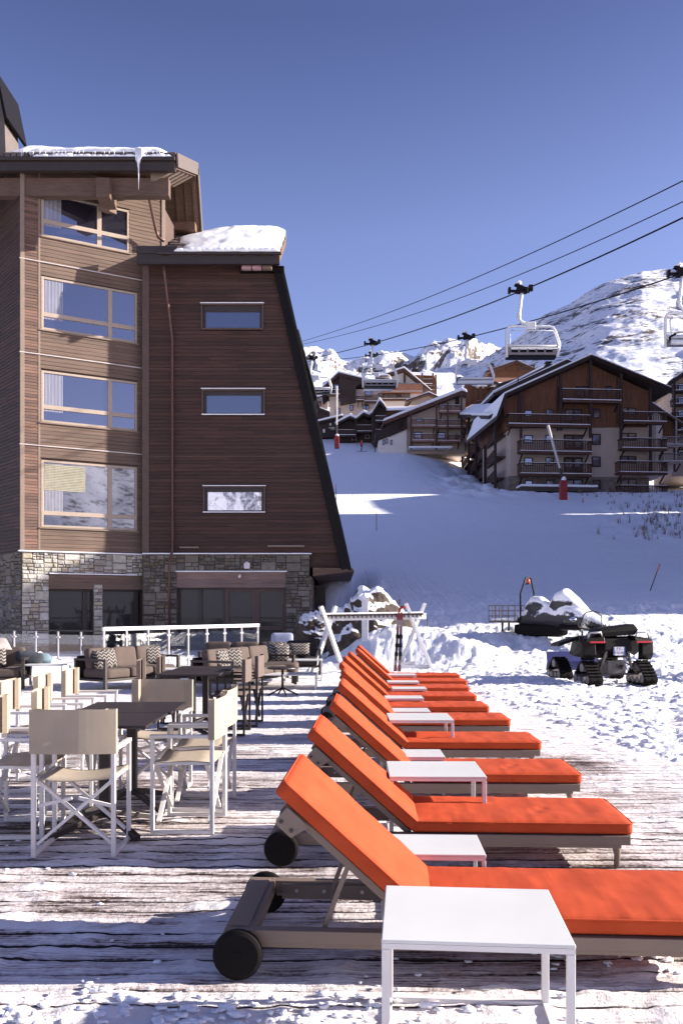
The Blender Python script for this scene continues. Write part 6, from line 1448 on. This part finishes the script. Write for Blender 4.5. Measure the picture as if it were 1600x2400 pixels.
c.wall('wall', [(900,590),(1130,590),(1130,540),(1055,505),(920,560)], M_plaster, 0, 8); c.roof([(870,562),(1055,498),(1150,540)], 1.2, 8, .35, .25, soff=M_chbalc)
# low buildings by the piste
c = Chalet('low_chalet', 'long low dark building with two small gables and snow edged balconies behind the skier', 410, 1260, 146, 0, cL)
c.wall('timber_wall', [(410,1290),(1020,1290),(1020,960),(975,890),(910,930),(820,850),(700,930),(610,890),(410,1000)], M_chdark, 0, 8)
c.roof([(372,1000),(615,880),(705,925),(825,825),(915,865),(990,800)], 1.4, 8, .4, .55)
c.balc([(412,1110,705,1185),(705,1035,1015,1125)], 1.8, M_chdark, solid=True); c.win([(640,1185,720,1240),(855,1150,925,1215)], fr=M_balrail, gl=M_chdark); c.posts([(410,1000,1190),(705,930,1150),(1010,880,1230)], .28, -1.9)
c = Chalet('shop_building', 'low dark flat fronted building with a small sign and snowy roof at the hotel edge', 100, 1170, 150, 0, cL, 'building')
c.wall('timber_wall', [(60,1200),(405,1180),(405,900),(70,960)], M_chdark, 0, 9); c.roof([(60,968),(500,862)], 1.0, 6, .3, .5)
mb = MB(); (a, z), (b, z2) = c.xz(182,1062), c.xz(213,1118); mb.box(a, b, -.08, -.03, z2, z); mb.obj('poster', M_plasterw, c.r); mb = MB(); (a, z), (b, z2) = c.xz(288,968), c.xz(312,1005); mb.box(a, b, -.08, -.03, z2, z); mb.obj('lamp', M_plasterw, c.r)
mb = MB(); rg = random.Random(3)
for row, (xa, xb, yy) in enumerate(((275,400,1045),(312,400,1068))):
    x = xa
    while x < xb-6:
        ww = rg.uniform(7, 13); (a, z), (b, _) = c.xz(x, yy-(x-275)*.10-8), c.xz(x+ww, yy); _, z2 = c.xz(0, yy-(x-275)*.10+8)
        mb.box(a, a+.05, -.1, -.03, z2, z); mb.box(a+.051, b, -.1, -.03, z-.09, z); mb.box(a+.051, b-.05, -.1, -.03, z2, z2+.09)
        if rg.random() < .5: mb.box(b-.05, b, -.1, -.03, z2+.091, z-.091)
        x += ww+4
mb.obj('sign_lettering', M_plasterw, c.r)
c = Chalet('barn', 'dark barn roof with a snow edge just right of the slanted hotel wall', 20, 900, 160, 0, cL, 'building')
c.wall('wall', [(-40,940),(290,940),(290,800),(0,690),(-40,690)], M_chdark, 0, 8); c.roof([(-80,650),(0,690),(290,800)], 1.0, 8, .3, .25)
c = Chalet('house', 'far house with grey corrugated front and a tan stone balcony wall', 20, 760, 200, 0, cL, 'building')
c.wall('grey_wall', [(-60,620),(290,620),(270,520),(220,480),(160,510),(-60,540)], mat('grey_cladding', (.22,.19,.19), .8, .15, 3), 0, 8); c.wall('tan_wall', [(-60,760),(260,760),(260,622),(-60,622)], mat('tan_wall', (.42,.33,.26), .9, .1, 2), -.4, 7)
mb = MB(); q = [c.xz(*p) for p in [(-60,540),(160,510),(220,478),(270,510),(240,440),(-60,420)]]; mb.add([(x, (-.5 if i < 4 else 8), z) for i, (x, z) in enumerate(q)]+[(x, (-.5 if i < 4 else 8), z-.7) for i, (x, z) in enumerate(q)], [(0,1,2,3,4,5),(11,10,9,8,7,6)]+[(i,i+6,(i+1)%6+6,(i+1)%6) for i in range(6)]); mb.obj('roof_snow', M_roofsnow, c.r); c.chim(105,675,165,720,-2)
# ---- hotel blocks added outside the frame to cast shade on the piste
def block(lab, x0, x1, y0, y1, ztop, base=0):  # building-shaped shade caster, added out of view
    r = root('apartment_block', lab, 'apartment building', (x0, (y0+y1)/2, base)); cy = (y0+y1)/2
    mb = MB(); mb.box(0, x1-x0, y0-cy, y1-cy, -3, ztop-base); mb.obj('wall', M_plaster, r)
    h = (y1-y0)*.17; mb = MB(); mb.add([(-1.5,y0-cy-1.5,ztop-base),(-1.5,0,ztop-base+h),(-1.5,y1-cy+1.5,ztop-base),(x1-x0+1.5,y0-cy-1.5,ztop-base),(x1-x0+1.5,0,ztop-base+h),(x1-x0+1.5,y1-cy+1.5,ztop-base)], [(0,1,2),(5,4,3),(0,3,4,1),(1,4,5,2),(0,2,5,3)]); rf = mb.obj('roof', M_chdark, r)
    n = int((ztop-base)/3)
    for k in range(n):
        mb = MB(); mb.box(-1.3, -.01, y0-cy+1, y1-cy-1, k*3-.2+.5, k*3+.5); mb.box(-1.35, -1.25, y0-cy+1, y1-cy-1, k*3+.5, k*3+1.5); mb.obj('balcony', M_chbalc, r)
        mb = MB(); m_ = int((y1-y0)/3)
        for j in range(m_): yy = y0-cy+(y1-y0)*(j+.5)/m_; mb.box(-.03, .0, yy-.8, yy+.8, k*3+.7, k*3+2.6)
        mb.obj('window_row', M_chglass, r)

block('added unseen cream block with rows of wooden balconies, shading the lower piste', 30, 46, 29, 51, 17)
block('added unseen tall cream block with rows of wooden balconies, shading the middle piste', 46, 62, 52, 76, 35, 5)
block('added unseen lower cream block with a pitched roof, shaping the sunlit patch on the piste', 50, 62, 77, 96, 27, 9)
block('added unseen tallest cream block with rows of wooden balconies, shading the upper piste', 76, 92, 94, 129, 53, 15)
